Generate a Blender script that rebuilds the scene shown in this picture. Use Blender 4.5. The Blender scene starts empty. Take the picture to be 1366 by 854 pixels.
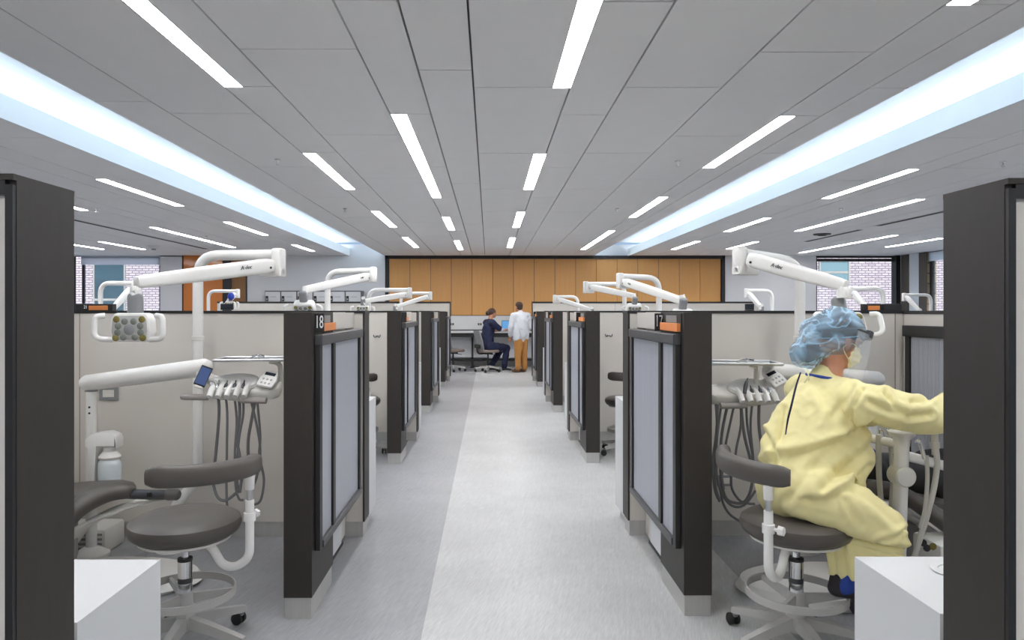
import bpy, bmesh, math, random
from mathutils import Vector, Matrix, noise, Euler
random.seed(7)
PI = math.pi
scene = bpy.context.scene
COL = scene.collection
F, CX, CY, HC = 960.0, 652.0, 415.0, 1.45          # measured from the photograph: focal length in px, vanishing point, eye height

def at(x, y, d):
    """the point at distance d down the room that the photograph shows at pixel x, y"""
    return Vector(((x - CX) * d / F, d, HC - (y - CY) * d / F))

# ------------------------------------------------------------------ materials
def lin(c):
    out = []
    for v in c:
        v = v / 255.0
        out.append(v / 12.92 if v <= 0.04045 else ((v + 0.055) / 1.055) ** 2.4)
    return (*out, 1.0)

def mat(name, rgb, rough=0.5, metal=0.0, var=0.0, scale=(8, 8, 8), bump=0.0, spec=0.5, **kw):
    m = bpy.data.materials.new(name)
    m.use_nodes = True
    nt = m.node_tree
    b = nt.nodes['Principled BSDF']
    b.inputs['Base Color'].default_value = lin(rgb)
    b.inputs['Roughness'].default_value = rough
    b.inputs['Metallic'].default_value = metal
    b.inputs['Specular IOR Level'].default_value = spec
    for k, v in kw.items():
        b.inputs[k.replace('_', ' ')].default_value = v
    if var or bump:
        tc = nt.nodes.new('ShaderNodeTexCoord')
        mp = nt.nodes.new('ShaderNodeMapping')
        mp.inputs['Scale'].default_value = scale
        nz = nt.nodes.new('ShaderNodeTexNoise')
        nz.inputs['Scale'].default_value = 1.0
        nz.inputs['Detail'].default_value = 6
        nt.links.new(tc.outputs['Object'], mp.inputs['Vector'])
        nt.links.new(mp.outputs['Vector'], nz.inputs['Vector'])
        if var:
            hi = tuple(min(1, v * (1 + var)) for v in lin(rgb)[:3]) + (1,)
            lo = tuple(v * (1 - var) for v in lin(rgb)[:3]) + (1,)
            mx = nt.nodes.new('ShaderNodeMix'); mx.data_type = 'RGBA'
            mx.inputs[6].default_value = lo; mx.inputs[7].default_value = hi
            nt.links.new(nz.outputs['Fac'], mx.inputs[0])
            nt.links.new(mx.outputs[2], b.inputs['Base Color'])
        if bump:
            bp = nt.nodes.new('ShaderNodeBump')
            bp.inputs['Strength'].default_value = bump
            bp.inputs['Distance'].default_value = 0.01
            nt.links.new(nz.outputs['Fac'], bp.inputs['Height'])
            nt.links.new(bp.outputs['Normal'], b.inputs['Normal'])
    return m

def emit(name, rgb, strength):
    m = bpy.data.materials.new(name)
    m.use_nodes = True
    b = m.node_tree.nodes['Principled BSDF']
    b.inputs['Base Color'].default_value = (0.8, 0.8, 0.8, 1)
    b.inputs['Emission Color'].default_value = lin(rgb)
    b.inputs['Emission Strength'].default_value = strength
    return m

M = {}
M['cream'] = mat('cream_laminate', (208, 203, 196), 0.45, var=0.02, scale=(3, 3, 3))
M['brown'] = mat('dark_brown_laminate', (53, 49, 46), 0.5, var=0.12, scale=(40, 40, 14), bump=0.03, spec=0.3)
M['black'] = mat('black_metal', (26, 26, 28), 0.45, var=0.05)
M['charcoal'] = mat('charcoal_metal', (74, 75, 78), 0.4, metal=0.4, var=0.05)
M['shutter'] = mat('ribbed_translucent_plastic', (170, 173, 182), 0.3, var=0.18, scale=(1, 38, 0.25))
M['white'] = mat('white_enamel', (232, 231, 228), 0.32, var=0.01, Coat_Weight=0.25)
M['offwhite'] = mat('offwhite_plastic', (222, 220, 214), 0.42, var=0.015)
M['solid'] = mat('white_solid_surface', (206, 207, 208), 0.4, var=0.01, scale=(20, 20, 20))
M['vinyl'] = mat('dark_grey_upholstery', (84, 79, 75), 0.42, var=0.05, scale=(30, 30, 30), bump=0.02)
M['vinyl2'] = mat('warm_grey_handle', (148, 142, 138), 0.5, var=0.03)
M['hose'] = mat('grey_rubber_hose', (112, 112, 114), 0.5, var=0.04)
M['hosew'] = mat('pale_rubber_hose', (196, 193, 184), 0.5, var=0.03)
M['chrome'] = mat('chrome', (225, 226, 228), 0.12, metal=1.0, var=0.02)
M['steel'] = mat('brushed_steel', (205, 206, 208), 0.3, metal=1.0, var=0.05, scale=(4, 80, 80))
M['greypaint'] = mat('grey_painted_metal', (172, 171, 168), 0.45, var=0.03)
M['greyplastic'] = mat('grey_plastic', (134, 136, 138), 0.45, var=0.04)
M['rubber'] = mat('black_rubber', (34, 33, 33), 0.6, var=0.05)
M['orange'] = mat('orange_card', (226, 138, 72), 0.45, var=0.04)
M['greycard'] = mat('grey_card', (128, 126, 124), 0.5, var=0.03)
M['cove'] = mat('cove_base_vinyl', (176, 175, 173), 0.45, var=0.12, scale=(70, 70, 3))
M['ceiling'] = mat('white_ceiling_panel', (240, 240, 241), 0.85, var=0.02, scale=(5, 5, 5), spec=0.15)
M['gapdark'] = mat('ceiling_joint_grey', (120, 120, 122), 0.9, var=0.05)
M['covewhite'] = mat('white_cove_paint', (232, 238, 241), 0.8, var=0.01, spec=0.1)
M['wallpaint'] = mat('pale_grey_wall_paint', (214, 215, 218), 0.7, var=0.01, scale=(2, 2, 2))
M['fixture'] = mat('white_fixture_metal', (225, 225, 225), 0.5, var=0.01)
M['diffuser'] = emit('lit_diffuser', (252, 251, 252), 36.0)
M['ledfill'] = emit('added_fill_strip', (232, 243, 255), 25.0)  # added fill: hidden inner strip that brightens the cove fascia
M['led'] = emit('lit_led_strip', (236, 245, 255), 17.0)
M['pavegrey'] = mat('outdoor_paving', (190, 190, 192), 0.9, var=0.1)
M['olive'] = mat('olive_lens', (120, 110, 52), 0.25, var=0.1)
M['greylens'] = mat('grey_lens', (120, 124, 116), 0.25, var=0.1)
M['yellow'] = mat('pale_yellow_gown_fabric', (234, 224, 166), 0.75, var=0.05, scale=(22, 22, 22), bump=0.08, spec=0.2, Subsurface_Weight=0.0, Sheen_Weight=0.15)
M['maskyellow'] = mat('pale_yellow_mask_fabric', (236, 232, 190), 0.75, var=0.04, scale=(60, 60, 60), bump=0.05)
M['skin'] = mat('skin', (196, 140, 112), 0.5, var=0.06, scale=(25, 25, 25), Subsurface_Weight=0.06)
M['hair'] = mat('dark_brown_hair', (62, 42, 32), 0.5, var=0.3, scale=(120, 120, 20), bump=0.2)
M['navy'] = mat('navy_scrub_fabric', (20, 27, 60), 0.8, var=0.12, scale=(30, 30, 30), bump=0.06)
M['blue'] = mat('royal_blue_fabric', (38, 66, 150), 0.75, var=0.15, scale=(30, 30, 30), bump=0.06)
M['bluegloss'] = mat('blue_plastic_film', (32, 62, 170), 0.35, var=0.15, scale=(40, 40, 40))
M['tan'] = mat('tan_trouser_fabric', (168, 116, 56), 0.8, var=0.1, scale=(30, 30, 30), bump=0.06)
M['coat'] = mat('white_coat_fabric', (198, 201, 207), 0.8, var=0.03, scale=(20, 20, 20), bump=0.06)
M['shoe'] = mat('brown_leather', (92, 58, 34), 0.4, var=0.1)
M['darkshoe'] = mat('dark_shoe_fabric', (40, 36, 40), 0.6, var=0.1)
M['cloth'] = mat('black_fabric', (26, 25, 27), 0.7, var=0.2, scale=(25, 25, 25), bump=0.1)
M['digits'] = mat('white_lettering', (238, 240, 240), 0.4, var=0.01)
M['mark'] = mat('grey_lettering', (70, 72, 76), 0.5, var=0.01)
M['seatbrown'] = mat('grey_brown_seat', (124, 112, 104), 0.6, var=0.05)
M['phone'] = emit('lit_phone_screen', (70, 104, 172), 0.42)
M['phone'].node_tree.nodes['Principled BSDF'].inputs['Base Color'].default_value = (0.02, 0.03, 0.06, 1)
M['phone'].node_tree.nodes['Principled BSDF'].inputs['Roughness'].default_value = 0.6
M['laptop'] = emit('lit_laptop_screen', (92, 172, 236), 0.8)
M['laptop'].node_tree.nodes['Principled BSDF'].inputs['Base Color'].default_value = (0.02, 0.03, 0.06, 1)
M['display'] = mat('dark_display', (40, 44, 52), 0.2, var=0.02)
M['glassorange'] = mat('orange_glass', (206, 124, 56), 0.1, var=0.05, scale=(2, 2, 1))
M['walnut'] = mat('brown_wood_veneer', (136, 96, 52), 0.4, var=0.12, scale=(30, 30, 1.5))
M['lockergrey'] = mat('pale_grey_locker', (200, 201, 204), 0.5, var=0.01)
M['shade'] = mat('pale_blue_shade_housing', (196, 220, 240), 0.6, var=0.01)
M['pillar'] = mat('pale_pillar_paint', (214, 222, 228), 0.7, var=0.01)
M['pink'] = mat('reddish_plastic', (150, 70, 60), 0.5, var=0.05)

def wood():
    m = mat('honey_wood_veneer', (206, 152, 88), 0.42, var=0.1, scale=(26, 26, 1.2))
    nt = m.node_tree
    b = nt.nodes['Principled BSDF']
    oi = nt.nodes.new('ShaderNodeObjectInfo')
    hsv = nt.nodes.new('ShaderNodeHueSaturation')
    mr = nt.nodes.new('ShaderNodeMapRange')
    mr.inputs[3].default_value = 0.93; mr.inputs[4].default_value = 1.05
    nt.links.new(oi.outputs['Random'], mr.inputs[0])
    nt.links.new(mr.outputs[0], hsv.inputs['Value'])
    src = b.inputs['Base Color'].links[0].from_socket
    nt.links.new(src, hsv.inputs['Color'])
    nt.links.new(hsv.outputs['Color'], b.inputs['Base Color'])
    return m
M['wood'] = wood()

def floor_mat():
    """sheet flooring: a pale strip down the aisle, mid grey either side, fine streaks"""
    m = bpy.data.materials.new('streaked_sheet_flooring'); m.use_nodes = True
    nt = m.node_tree; b = nt.nodes['Principled BSDF']
    tc = nt.nodes.new('ShaderNodeTexCoord')
    sp = nt.nodes.new('ShaderNodeSeparateXYZ')
    nt.links.new(tc.outputs['Object'], sp.inputs[0])
    g1 = nt.nodes.new('ShaderNodeMath'); g1.operation = 'GREATER_THAN'; g1.inputs[1].default_value = -0.30
    g2 = nt.nodes.new('ShaderNodeMath'); g2.operation = 'LESS_THAN'; g2.inputs[1].default_value = 1.36
    mu = nt.nodes.new('ShaderNodeMath'); mu.operation = 'MULTIPLY'
    nt.links.new(sp.outputs[0], g1.inputs[0]); nt.links.new(sp.outputs[0], g2.inputs[0])
    nt.links.new(g1.outputs[0], mu.inputs[0]); nt.links.new(g2.outputs[0], mu.inputs[1])
    base = nt.nodes.new('ShaderNodeMix'); base.data_type = 'RGBA'
    base.inputs[6].default_value = lin((152, 153, 156)); base.inputs[7].default_value = lin((186, 187, 187))
    nt.links.new(mu.outputs[0], base.inputs[0])
    prev = base.outputs[2]
    for sc, rot, amt in (((190, 12, 1), 0.30, 0.17), ((60, 4, 1), 0.18, 0.08), ((2.2, 2.2, 1), 0, 0.10)):
        r0 = nt.nodes.new('ShaderNodeMapping'); r0.inputs['Rotation'].default_value = (0, 0, rot)
        mp = nt.nodes.new('ShaderNodeMapping'); mp.inputs['Scale'].default_value = sc
        nz = nt.nodes.new('ShaderNodeTexNoise'); nz.inputs['Scale'].default_value = 1; nz.inputs['Detail'].default_value = 4
        nt.links.new(tc.outputs['Object'], r0.inputs[0]); nt.links.new(r0.outputs[0], mp.inputs[0]); nt.links.new(mp.outputs[0], nz.inputs[0])
        mr = nt.nodes.new('ShaderNodeMapRange'); mr.inputs[1].default_value = 0.25; mr.inputs[2].default_value = 0.75
        mr.inputs[3].default_value = 1 - amt; mr.inputs[4].default_value = 1 + amt * 0.7
        nt.links.new(nz.outputs[0], mr.inputs[0])
        mx = nt.nodes.new('ShaderNodeVectorMath'); mx.operation = 'MULTIPLY'
        nt.links.new(prev, mx.inputs[0]); nt.links.new(mr.outputs[0], mx.inputs[1])
        prev = mx.outputs[0]
    nt.links.new(prev, b.inputs['Base Color'])
    b.inputs['Roughness'].default_value = 0.38
    b.inputs['Specular IOR Level'].default_value = 0.4
    return m
M['floor'] = floor_mat()

def brick_mat(name, c1, c2, mortar, rot):
    m = bpy.data.materials.new(name); m.use_nodes = True
    nt = m.node_tree; b = nt.nodes['Principled BSDF']
    tc = nt.nodes.new('ShaderNodeTexCoord')
    mp = nt.nodes.new('ShaderNodeMapping'); mp.inputs['Rotation'].default_value = rot
    br = nt.nodes.new('ShaderNodeTexBrick')
    br.inputs['Scale'].default_value = 1.0
    br.inputs['Brick Width'].default_value = 0.25; br.inputs['Row Height'].default_value = 0.088
    br.inputs['Mortar Size'].default_value = 0.016
    br.inputs['Color1'].default_value = lin(c1); br.inputs['Color2'].default_value = lin(c2); br.inputs['Mortar'].default_value = lin(mortar)
    nt.links.new(tc.outputs['Object'], mp.inputs[0]); nt.links.new(mp.outputs[0], br.inputs['Vector'])
    nt.links.new(br.outputs['Color'], b.inputs['Base Color'])
    b.inputs['Roughness'].default_value = 0.9
    return m
M['brickpale'] = brick_mat('pale_brick', (216, 208, 216), (188, 178, 190), (120, 112, 124), (-PI / 2, 0, 0))
M['bricktan'] = brick_mat('tan_brick', (150, 136, 112), (112, 102, 88), (90, 86, 80), (-PI / 2, 0, PI / 2))

def netting():
    """sheer pale-blue bouffant fabric, more opaque along its gathers"""
    m = bpy.data.materials.new('sheer_blue_fabric'); m.use_nodes = True
    nt = m.node_tree; b = nt.nodes['Principled BSDF']
    b.inputs['Roughness'].default_value = 0.6
    tc = nt.nodes.new('ShaderNodeTexCoord')
    nz = nt.nodes.new('ShaderNodeTexNoise'); nz.inputs['Scale'].default_value = 7; nz.inputs['Detail'].default_value = 2; nz.inputs['Distortion'].default_value = 1.2
    nt.links.new(tc.outputs['Object'], nz.inputs[0])
    sb = nt.nodes.new('ShaderNodeMath'); sb.operation = 'SUBTRACT'; sb.inputs[1].default_value = 0.5
    ab = nt.nodes.new('ShaderNodeMath'); ab.operation = 'ABSOLUTE'
    nt.links.new(nz.outputs[0], sb.inputs[0]); nt.links.new(sb.outputs[0], ab.inputs[0])
    mr = nt.nodes.new('ShaderNodeMapRange'); mr.interpolation_type = 'SMOOTHSTEP'
    mr.inputs[1].default_value = 0.0; mr.inputs[2].default_value = 0.06; mr.inputs[3].default_value = 1.0; mr.inputs[4].default_value = 0.0
    nt.links.new(ab.outputs[0], mr.inputs[0])
    n2 = nt.nodes.new('ShaderNodeTexNoise'); n2.inputs['Scale'].default_value = 5.5; n2.inputs['Detail'].default_value = 1
    nt.links.new(tc.outputs['Object'], n2.inputs[0])
    m2 = nt.nodes.new('ShaderNodeMapRange'); m2.interpolation_type = 'SMOOTHSTEP'
    m2.inputs[1].default_value = 0.46; m2.inputs[2].default_value = 0.62
    nt.links.new(n2.outputs[0], m2.inputs[0])
    mxx = nt.nodes.new('ShaderNodeMath'); mxx.operation = 'MAXIMUM'
    nt.links.new(mr.outputs[0], mxx.inputs[0]); nt.links.new(m2.outputs[0], mxx.inputs[1])
    al = nt.nodes.new('ShaderNodeMapRange'); al.inputs[3].default_value = 0.40; al.inputs[4].default_value = 0.80
    nt.links.new(mxx.outputs[0], al.inputs[0]); nt.links.new(al.outputs[0], b.inputs['Alpha'])
    cmx = nt.nodes.new('ShaderNodeMix'); cmx.data_type = 'RGBA'
    cmx.inputs[6].default_value = lin((146, 172, 192)); cmx.inputs[7].default_value = lin((168, 208, 236))
    nt.links.new(mxx.outputs[0], cmx.inputs[0]); nt.links.new(cmx.outputs[2], b.inputs['Base Color'])
    return m
M['net'] = netting()

def clear(name, rgb, alpha):
    """clear sheet: mostly lets light through, with a thin glossy reflection"""
    m = bpy.data.materials.new(name); m.use_nodes = True
    nt = m.node_tree
    b = nt.nodes['Principled BSDF']
    b.inputs['Base Color'].default_value = lin(rgb)
    b.inputs['Roughness'].default_value = 0.06
    b.inputs['Alpha'].default_value = alpha
    return m
M['visor'] = clear('clear_visor_sheet', (225, 230, 240), 0.16)
M['pane'] = clear('window_glass', (196, 226, 240), 0.1)
M['bottle'] = mat('translucent_bottle_plastic', (214, 222, 226), 0.25, var=0.01, Coat_Weight=0.4)
M['tealpane'] = mat('teal_window_glass', (52, 78, 92), 0.15, var=0.6, scale=(0.5, 0.5, 3.0))
M['palepane'] = mat('pale_teal_window_glass', (120, 154, 166), 0.15, var=0.15, scale=(0.5, 0.5, 2.0))

# ------------------------------------------------------------------ mesh helpers
class MB:
    def __init__(s):
        s.bm = bmesh.new()
    def box(s, x0, x1, y0, y1, z0, z1, bev=0.0, seg=2):
        g = bmesh.ops.create_cube(s.bm, size=1.0)
        vs = g['verts']
        for v in vs:
            v.co = Vector(((x0 + x1) / 2 + v.co.x * (x1 - x0), (y0 + y1) / 2 + v.co.y * (y1 - y0), (z0 + z1) / 2 + v.co.z * (z1 - z0)))
        if bev:
            es = list({e for v in vs for e in v.link_edges})
            bmesh.ops.bevel(s.bm, geom=es, offset=bev, segments=seg, affect='EDGES', profile=0.5)
        return s
    def loft(s, rings, caps=True, closed=False):
        R = [[s.bm.verts.new(p) for p in r] for r in rings]
        n = len(R[0])
        last = len(R) if closed else len(R) - 1
        for i in range(last):
            a, b = R[i], R[(i + 1) % len(R)]
            for j in range(n):
                k = (j + 1) % n
                try:
                    s.bm.faces.new((a[j], a[k], b[k], b[j]))
                except ValueError:
                    pass
        if caps and not closed:
            s.bm.faces.new(list(reversed(R[0]))); s.bm.faces.new(R[-1])
        return s
    def tube(s, pts, r, seg=14, sub=6, caps=True, flat=1.0, up=None):
        """round (or flattened) tube along a smooth path; r is one radius or one per point"""
        P = [Vector(p) for p in pts]
        rr = r if isinstance(r, (list, tuple)) else [r] * len(P)
        Q, RR = [], []
        n = len(P)
        if n == 2 or sub <= 1:
            Q, RR = P, list(rr)
        else:
            for i in range(n - 1):
                p0, p1, p2, p3 = P[max(i - 1, 0)], P[i], P[i + 1], P[min(i + 2, n - 1)]
                for k in range(sub):
                    t = k / sub
                    Q.append(0.5 * ((2 * p1) + (p2 - p0) * t + (2 * p0 - 5 * p1 + 4 * p2 - p3) * t * t + (3 * p1 - p0 - 3 * p2 + p3) * t ** 3))
                    RR.append(rr[i] * (1 - t) + rr[i + 1] * t)
            Q.append(P[-1]); RR.append(rr[-1])
        T = [(Q[min(i + 1, len(Q) - 1)] - Q[max(i - 1, 0)]).normalized() for i in range(len(Q))]
        ref = Vector(up) if up else (Vector((0, 0, 1)) if abs(T[0].z) < 0.9 else Vector((0, 1, 0)))
        N = (ref - T[0] * ref.dot(T[0])).normalized()
        rings = []
        for q, t, rad in zip(Q, T, RR):
            N = (N - t * N.dot(t)).normalized()
            B = t.cross(N)
            rings.append([q + (N * math.cos(a) + B * math.sin(a) * flat) * rad for a in [2 * PI * j / seg for j in range(seg)]])
        return s.loft(rings, caps)
    def bend(s, pts, r, rad, seg=14, n=6):
        """tube of straight runs joined by round bends of radius rad"""
        P = [Vector(p) for p in pts]
        out = [P[0]]
        for i in range(1, len(P) - 1):
            a, b, c = P[i - 1], P[i], P[i + 1]
            d1, d2 = (a - b).normalized(), (c - b).normalized()
            l = min(rad, (a - b).length * 0.48, (c - b).length * 0.48)
            p1, p2 = b + d1 * l, b + d2 * l
            for k in range(n + 1):
                t = k / n
                out.append(p1 * (1 - t) ** 2 + b * 2 * t * (1 - t) + p2 * t * t)
        out.append(P[-1])
        return s.tube(out, r, seg, sub=1)
    def cyl(s, p, q, r0, r1=None, seg=20):
        return s.tube([p, q], [r0, r0 if r1 is None else r1], seg, sub=1)
    def lathe(s, c, prof, seg=32, axis='Z', sx=1.0, sy=1.0):
        c = Vector(c)
        rings = []
        for (r, h) in prof:
            r = max(r, 0.0005)
            ring = []
            for j in range(seg):
                a = 2 * PI * j / seg
                u, v = r * math.cos(a) * sx, r * math.sin(a) * sy
                ring.append(c + (Vector((u, v, h)) if axis == 'Z' else Vector((v, h, u)) if axis == 'Y' else Vector((h, u, v))))
            rings.append(ring)
        return s.loft(rings)
    def ball(s, c, r, rot=None, u=20, v=14):
        g = bmesh.ops.create_uvsphere(s.bm, u_segments=u, v_segments=v, radius=1.0)
        rx = (r, r, r) if not isinstance(r, (tuple, list)) else r
        m = Matrix.Translation(Vector(c)) @ (Euler(rot).to_matrix().to_4x4() if rot else Matrix.Identity(4)) @ Matrix.Diagonal((*rx, 1))
        bmesh.ops.transform(s.bm, matrix=m, verts=g['verts'])
        return s
    def prism(s, poly, d0, d1, axis='Y', bev=0.0):
        """outline poly extruded along an axis; poly points are the two other coordinates in order"""
        def p3(a, d):
            return {'Y': (a[0], d, a[1]), 'X': (d, a[0], a[1]), 'Z': (a[0], a[1], d)}[axis]
        A = [s.bm.verts.new(p3(p, d0)) for p in poly]
        B = [s.bm.verts.new(p3(p, d1)) for p in poly]
        fs = [s.bm.faces.new(A), s.bm.faces.new(list(reversed(B)))]
        n = len(poly)
        for i in range(n):
            fs.append(s.bm.faces.new((A[(i + 1) % n], A[i], B[i], B[(i + 1) % n])))
        if bev:
            bmesh.ops.bevel(s.bm, geom=list({e for f in fs for e in f.edges}), offset=bev, segments=2, affect='EDGES', profile=0.5)
        return s
    def xf(s, m):
        bmesh.ops.transform(s.bm, matrix=m, verts=s.bm.verts[:])
        return s
    def build(s, name, material, parent=None, smooth=True, angle=40):
        bmesh.ops.recalc_face_normals(s.bm, faces=s.bm.faces[:])
        me = bpy.data.meshes.new(name)
        if parent is not None:
            inv = world_of(parent).inverted()
            bmesh.ops.transform(s.bm, matrix=inv, verts=s.bm.verts[:])
        s.bm.to_mesh(me); s.bm.free()
        return link(name, me, material, parent, smooth, angle)

def world_of(o):
    m = Matrix.LocRotScale(o.location, o.rotation_euler, o.scale)
    return world_of(o.parent) @ m if o.parent is not None else m

def link(name, me, material, parent=None, smooth=True, angle=40):
    me.materials.append(material if not isinstance(material, str) else M[material])
    o = bpy.data.objects.new(name, me)
    COL.objects.link(o)
    if parent is not None:
        o.parent = parent
    if smooth and len(me.polygons):
        me.polygons.foreach_set('use_smooth', [True] * len(me.polygons))
        try:
            me.set_sharp_from_angle(angle=math.radians(angle))
        except Exception:
            pass
    return o

def thing(name, label, cat, loc=(0, 0, 0), group=None, rz=0.0):
    o = bpy.data.objects.new(name, None)
    o.empty_display_size = 0.1
    COL.objects.link(o)
    o.location = loc
    o.rotation_euler = (0, 0, rz)
    return tag(o, label, cat, group)

def tag(o, label, cat, group=None):
    o['label'] = label; o['category'] = cat
    if group:
        o['group'] = group
    return o

def struct(o):
    o['kind'] = 'structure'
    return o

def kids(o):
    return [c for c in COL.objects if c.parent is o]

def dup(root, loc, label, rz=None, group=None):
    r = root.copy(); COL.objects.link(r); r.location = loc
    if rz is not None:
        r.rotation_euler = (0, 0, rz)
    r['label'] = label
    if group:
        r['group'] = group
    for ch in kids(root):
        c = ch.copy(); COL.objects.link(c); c.parent = r
        for g in kids(ch):
            d = g.copy(); COL.objects.link(d); d.parent = c
    return r

def text_mesh(body, size, depth=0.0015, shear=0.0):
    cu = bpy.data.curves.new('lettering', 'FONT')
    cu.body = body; cu.size = size; cu.extrude = depth; cu.align_x = 'CENTER'; cu.align_y = 'CENTER'; cu.shear = shear
    tmp = bpy.data.objects.new('lettering', cu); COL.objects.link(tmp)
    dg = bpy.context.evaluated_depsgraph_get()
    me = bpy.data.meshes.new_from_object(tmp.evaluated_get(dg))
    bpy.data.objects.remove(tmp); bpy.data.curves.remove(cu)
    me.materials.clear()
    return me

def lettering(body, size, m4, material, parent, name='lettering', shear=0.0):
    me = text_mesh(body, size, shear=shear)
    me.transform(m4)
    if parent is not None:
        me.transform(world_of(parent).inverted())
    return link(name, me, material, parent, smooth=False)

def blob(name, chains, balls, material, parent, voxel=0.012, iters=4, fold=None, extra=None):
    """one continuous skin grown over tapered limbs (chains of (point, radius)) and ellipsoids (centre, radii, rotation)"""
    mb = MB()
    for ch in chains:
        for (p, r) in ch:
            mb.ball(p, r, u=16, v=10)
        for (p, r), (q, t) in zip(ch[:-1], ch[1:]):
            if (Vector(p) - Vector(q)).length > 1e-4:
                mb.cyl(p, q, r, t, 16)
    for b in balls:
        mb.ball(b[0], b[1], b[2] if len(b) > 2 else None)
    if extra:
        extra(mb)
    me = bpy.data.meshes.new('tmp'); mb.bm.to_mesh(me); mb.bm.free()
    o = bpy.data.objects.new('tmp', me); COL.objects.link(o)
    md = o.modifiers.new('r', 'REMESH'); md.mode = 'VOXEL'; md.voxel_size = voxel
    dg = bpy.context.evaluated_depsgraph_get()
    me2 = bpy.data.meshes.new_from_object(o.evaluated_get(dg))
    bpy.data.objects.remove(o); bpy.data.meshes.remove(me)
    bm = bmesh.new(); bm.from_mesh(me2)
    for _ in range(iters):
        bmesh.ops.smooth_vert(bm, verts=bm.verts, factor=0.5, use_axis_x=True, use_axis_y=True, use_axis_z=True)
    if fold:
        bm.normal_update()
        mv = [(v, v.normal * fold(v.co)) for v in bm.verts]
        for v, d in mv:
            v.co += d
        bmesh.ops.smooth_vert(bm, verts=bm.verts, factor=0.4, use_axis_x=True, use_axis_y=True, use_axis_z=True)
    if parent is not None:
        bmesh.ops.transform(bm, matrix=world_of(parent).inverted(), verts=bm.verts)
    bm.to_mesh(me2); bm.free()
    me2.name = name
    me2.materials.clear()
    return link(name, me2, material, parent, True, 180)

def pixel(co):
    return CX + co.x * F / co.y, CY + (HC - co.z) * F / co.y

def creases(lines):
    """cloth folds along lines seen on the near side: each line (points, depth, width, kind) is a step or a groove between two soft rolls"""
    segs = []
    for pts, dep, wid, kind in lines:
        for (x0, y0), (x1, y1) in zip(pts[:-1], pts[1:]):
            segs.append((x0, y0, x1 - x0, y1 - y0, dep, wid, kind))
    def f(co):
        x, y = pixel(co)
        best = {}
        for i, (x0, y0, dx, dy, dep, wid, kind) in enumerate(segs):
            l2 = dx * dx + dy * dy
            t = max(0, min(1, ((x - x0) * dx + (y - y0) * dy) / l2))
            ex, ey = x - x0 - dx * t, y - y0 - dy * t
            d = math.hypot(ex, ey)
            if d > wid * 4:
                continue
            sgn = 1 if dx * (y - y0) - dy * (x - x0) > 0 else -1
            key = (dep, wid, kind)
            if key not in best or d < best[key][0]:
                best[key] = (d, sgn)
        out = 0.0
        for (dep, wid, kind), (d, sgn) in best.items():
            if kind == 'step':                 # above the line stands proud, below falls back
                out += dep * (-sgn) * math.exp(-(d / (wid * 2.0)) ** 2) * (1 - math.exp(-(d / (wid * .35)) ** 2))
            else:
                out += dep * (1.2 * math.exp(-((d - wid * 1.3) / (wid * .8)) ** 2) - math.exp(-(d / (wid * .6)) ** 2))
        return out
    return f

def shade_fabric():
    m = bpy.data.materials.new('translucent_shade_fabric'); m.use_nodes = True
    nt = m.node_tree
    for n in list(nt.nodes):
        nt.nodes.remove(n)
    o = nt.nodes.new('ShaderNodeOutputMaterial'); mx = nt.nodes.new('ShaderNodeMixShader')
    a = nt.nodes.new('ShaderNodeBsdfDiffuse'); b = nt.nodes.new('ShaderNodeBsdfTranslucent')
    nz = nt.nodes.new('ShaderNodeTexNoise'); nz.inputs['Scale'].default_value = 300
    mr = nt.nodes.new('ShaderNodeMapRange'); mr.inputs[3].default_value = .86; mr.inputs[4].default_value = .94
    a.inputs[0].default_value = lin((236, 242, 250)); b.inputs[0].default_value = lin((244, 249, 253))
    nt.links.new(nz.outputs[0], mr.inputs[0]); nt.links.new(mr.outputs[0], mx.inputs[0])
    nt.links.new(a.outputs[0], mx.inputs[1]); nt.links.new(b.outputs[0], mx.inputs[2]); nt.links.new(mx.outputs[0], o.inputs[0])
    return m
M['shade'] = shade_fabric()
# ------------------------------------------------------------------ camera, world
cam_data = bpy.data.cameras.new('camera')
cam = bpy.data.objects.new('camera', cam_data); COL.objects.link(cam)
cam.location = (0, 0, HC); cam.rotation_euler = (PI / 2, 0, 0)
cam_data.sensor_width = 36.0; cam_data.lens = 36.0 * F / 1366.0
cam_data.shift_x = (683 - CX) / 1366.0
cam_data.shift_y = -(427 - CY) / 1366.0
cam_data.clip_start = 0.05; cam_data.clip_end = 200
scene.camera = cam

w = bpy.data.worlds.new('sky'); scene.world = w; w.use_nodes = True
wb = w.node_tree.nodes['Background']
sky = w.node_tree.nodes.new('ShaderNodeTexSky')
sky.sky_type = 'HOSEK_WILKIE'
sky.turbidity = 6.0; sky.ground_albedo = 0.4
sky.sun_direction = Vector((0.1, -0.55, 0.8)).normalized()
w.node_tree.links.new(sky.outputs[0], wb.inputs[0])
wb.inputs[1].default_value = 3.0
sd = bpy.data.lights.new('sun', 'SUN'); sd.energy = 6.0; sd.angle = math.radians(3); sd.color = (1.0, 0.97, 0.93)
sun = bpy.data.objects.new('sun', sd); COL.objects.link(sun)
sun.rotation_euler = Vector((0.1, -0.75, 0.65)).to_track_quat('Z', 'Y').to_euler()
sun.location = (0, -6, 12)

# ------------------------------------------------------------------ the room
ZC, YB, XW, YF = 2.907, 18.9, 10.75, -4.0
struct(MB().box(-XW - .2, XW + .2, YF - .2, YB + .2, -0.1, 0.0).build('floor', M['floor'], smooth=False))

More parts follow.
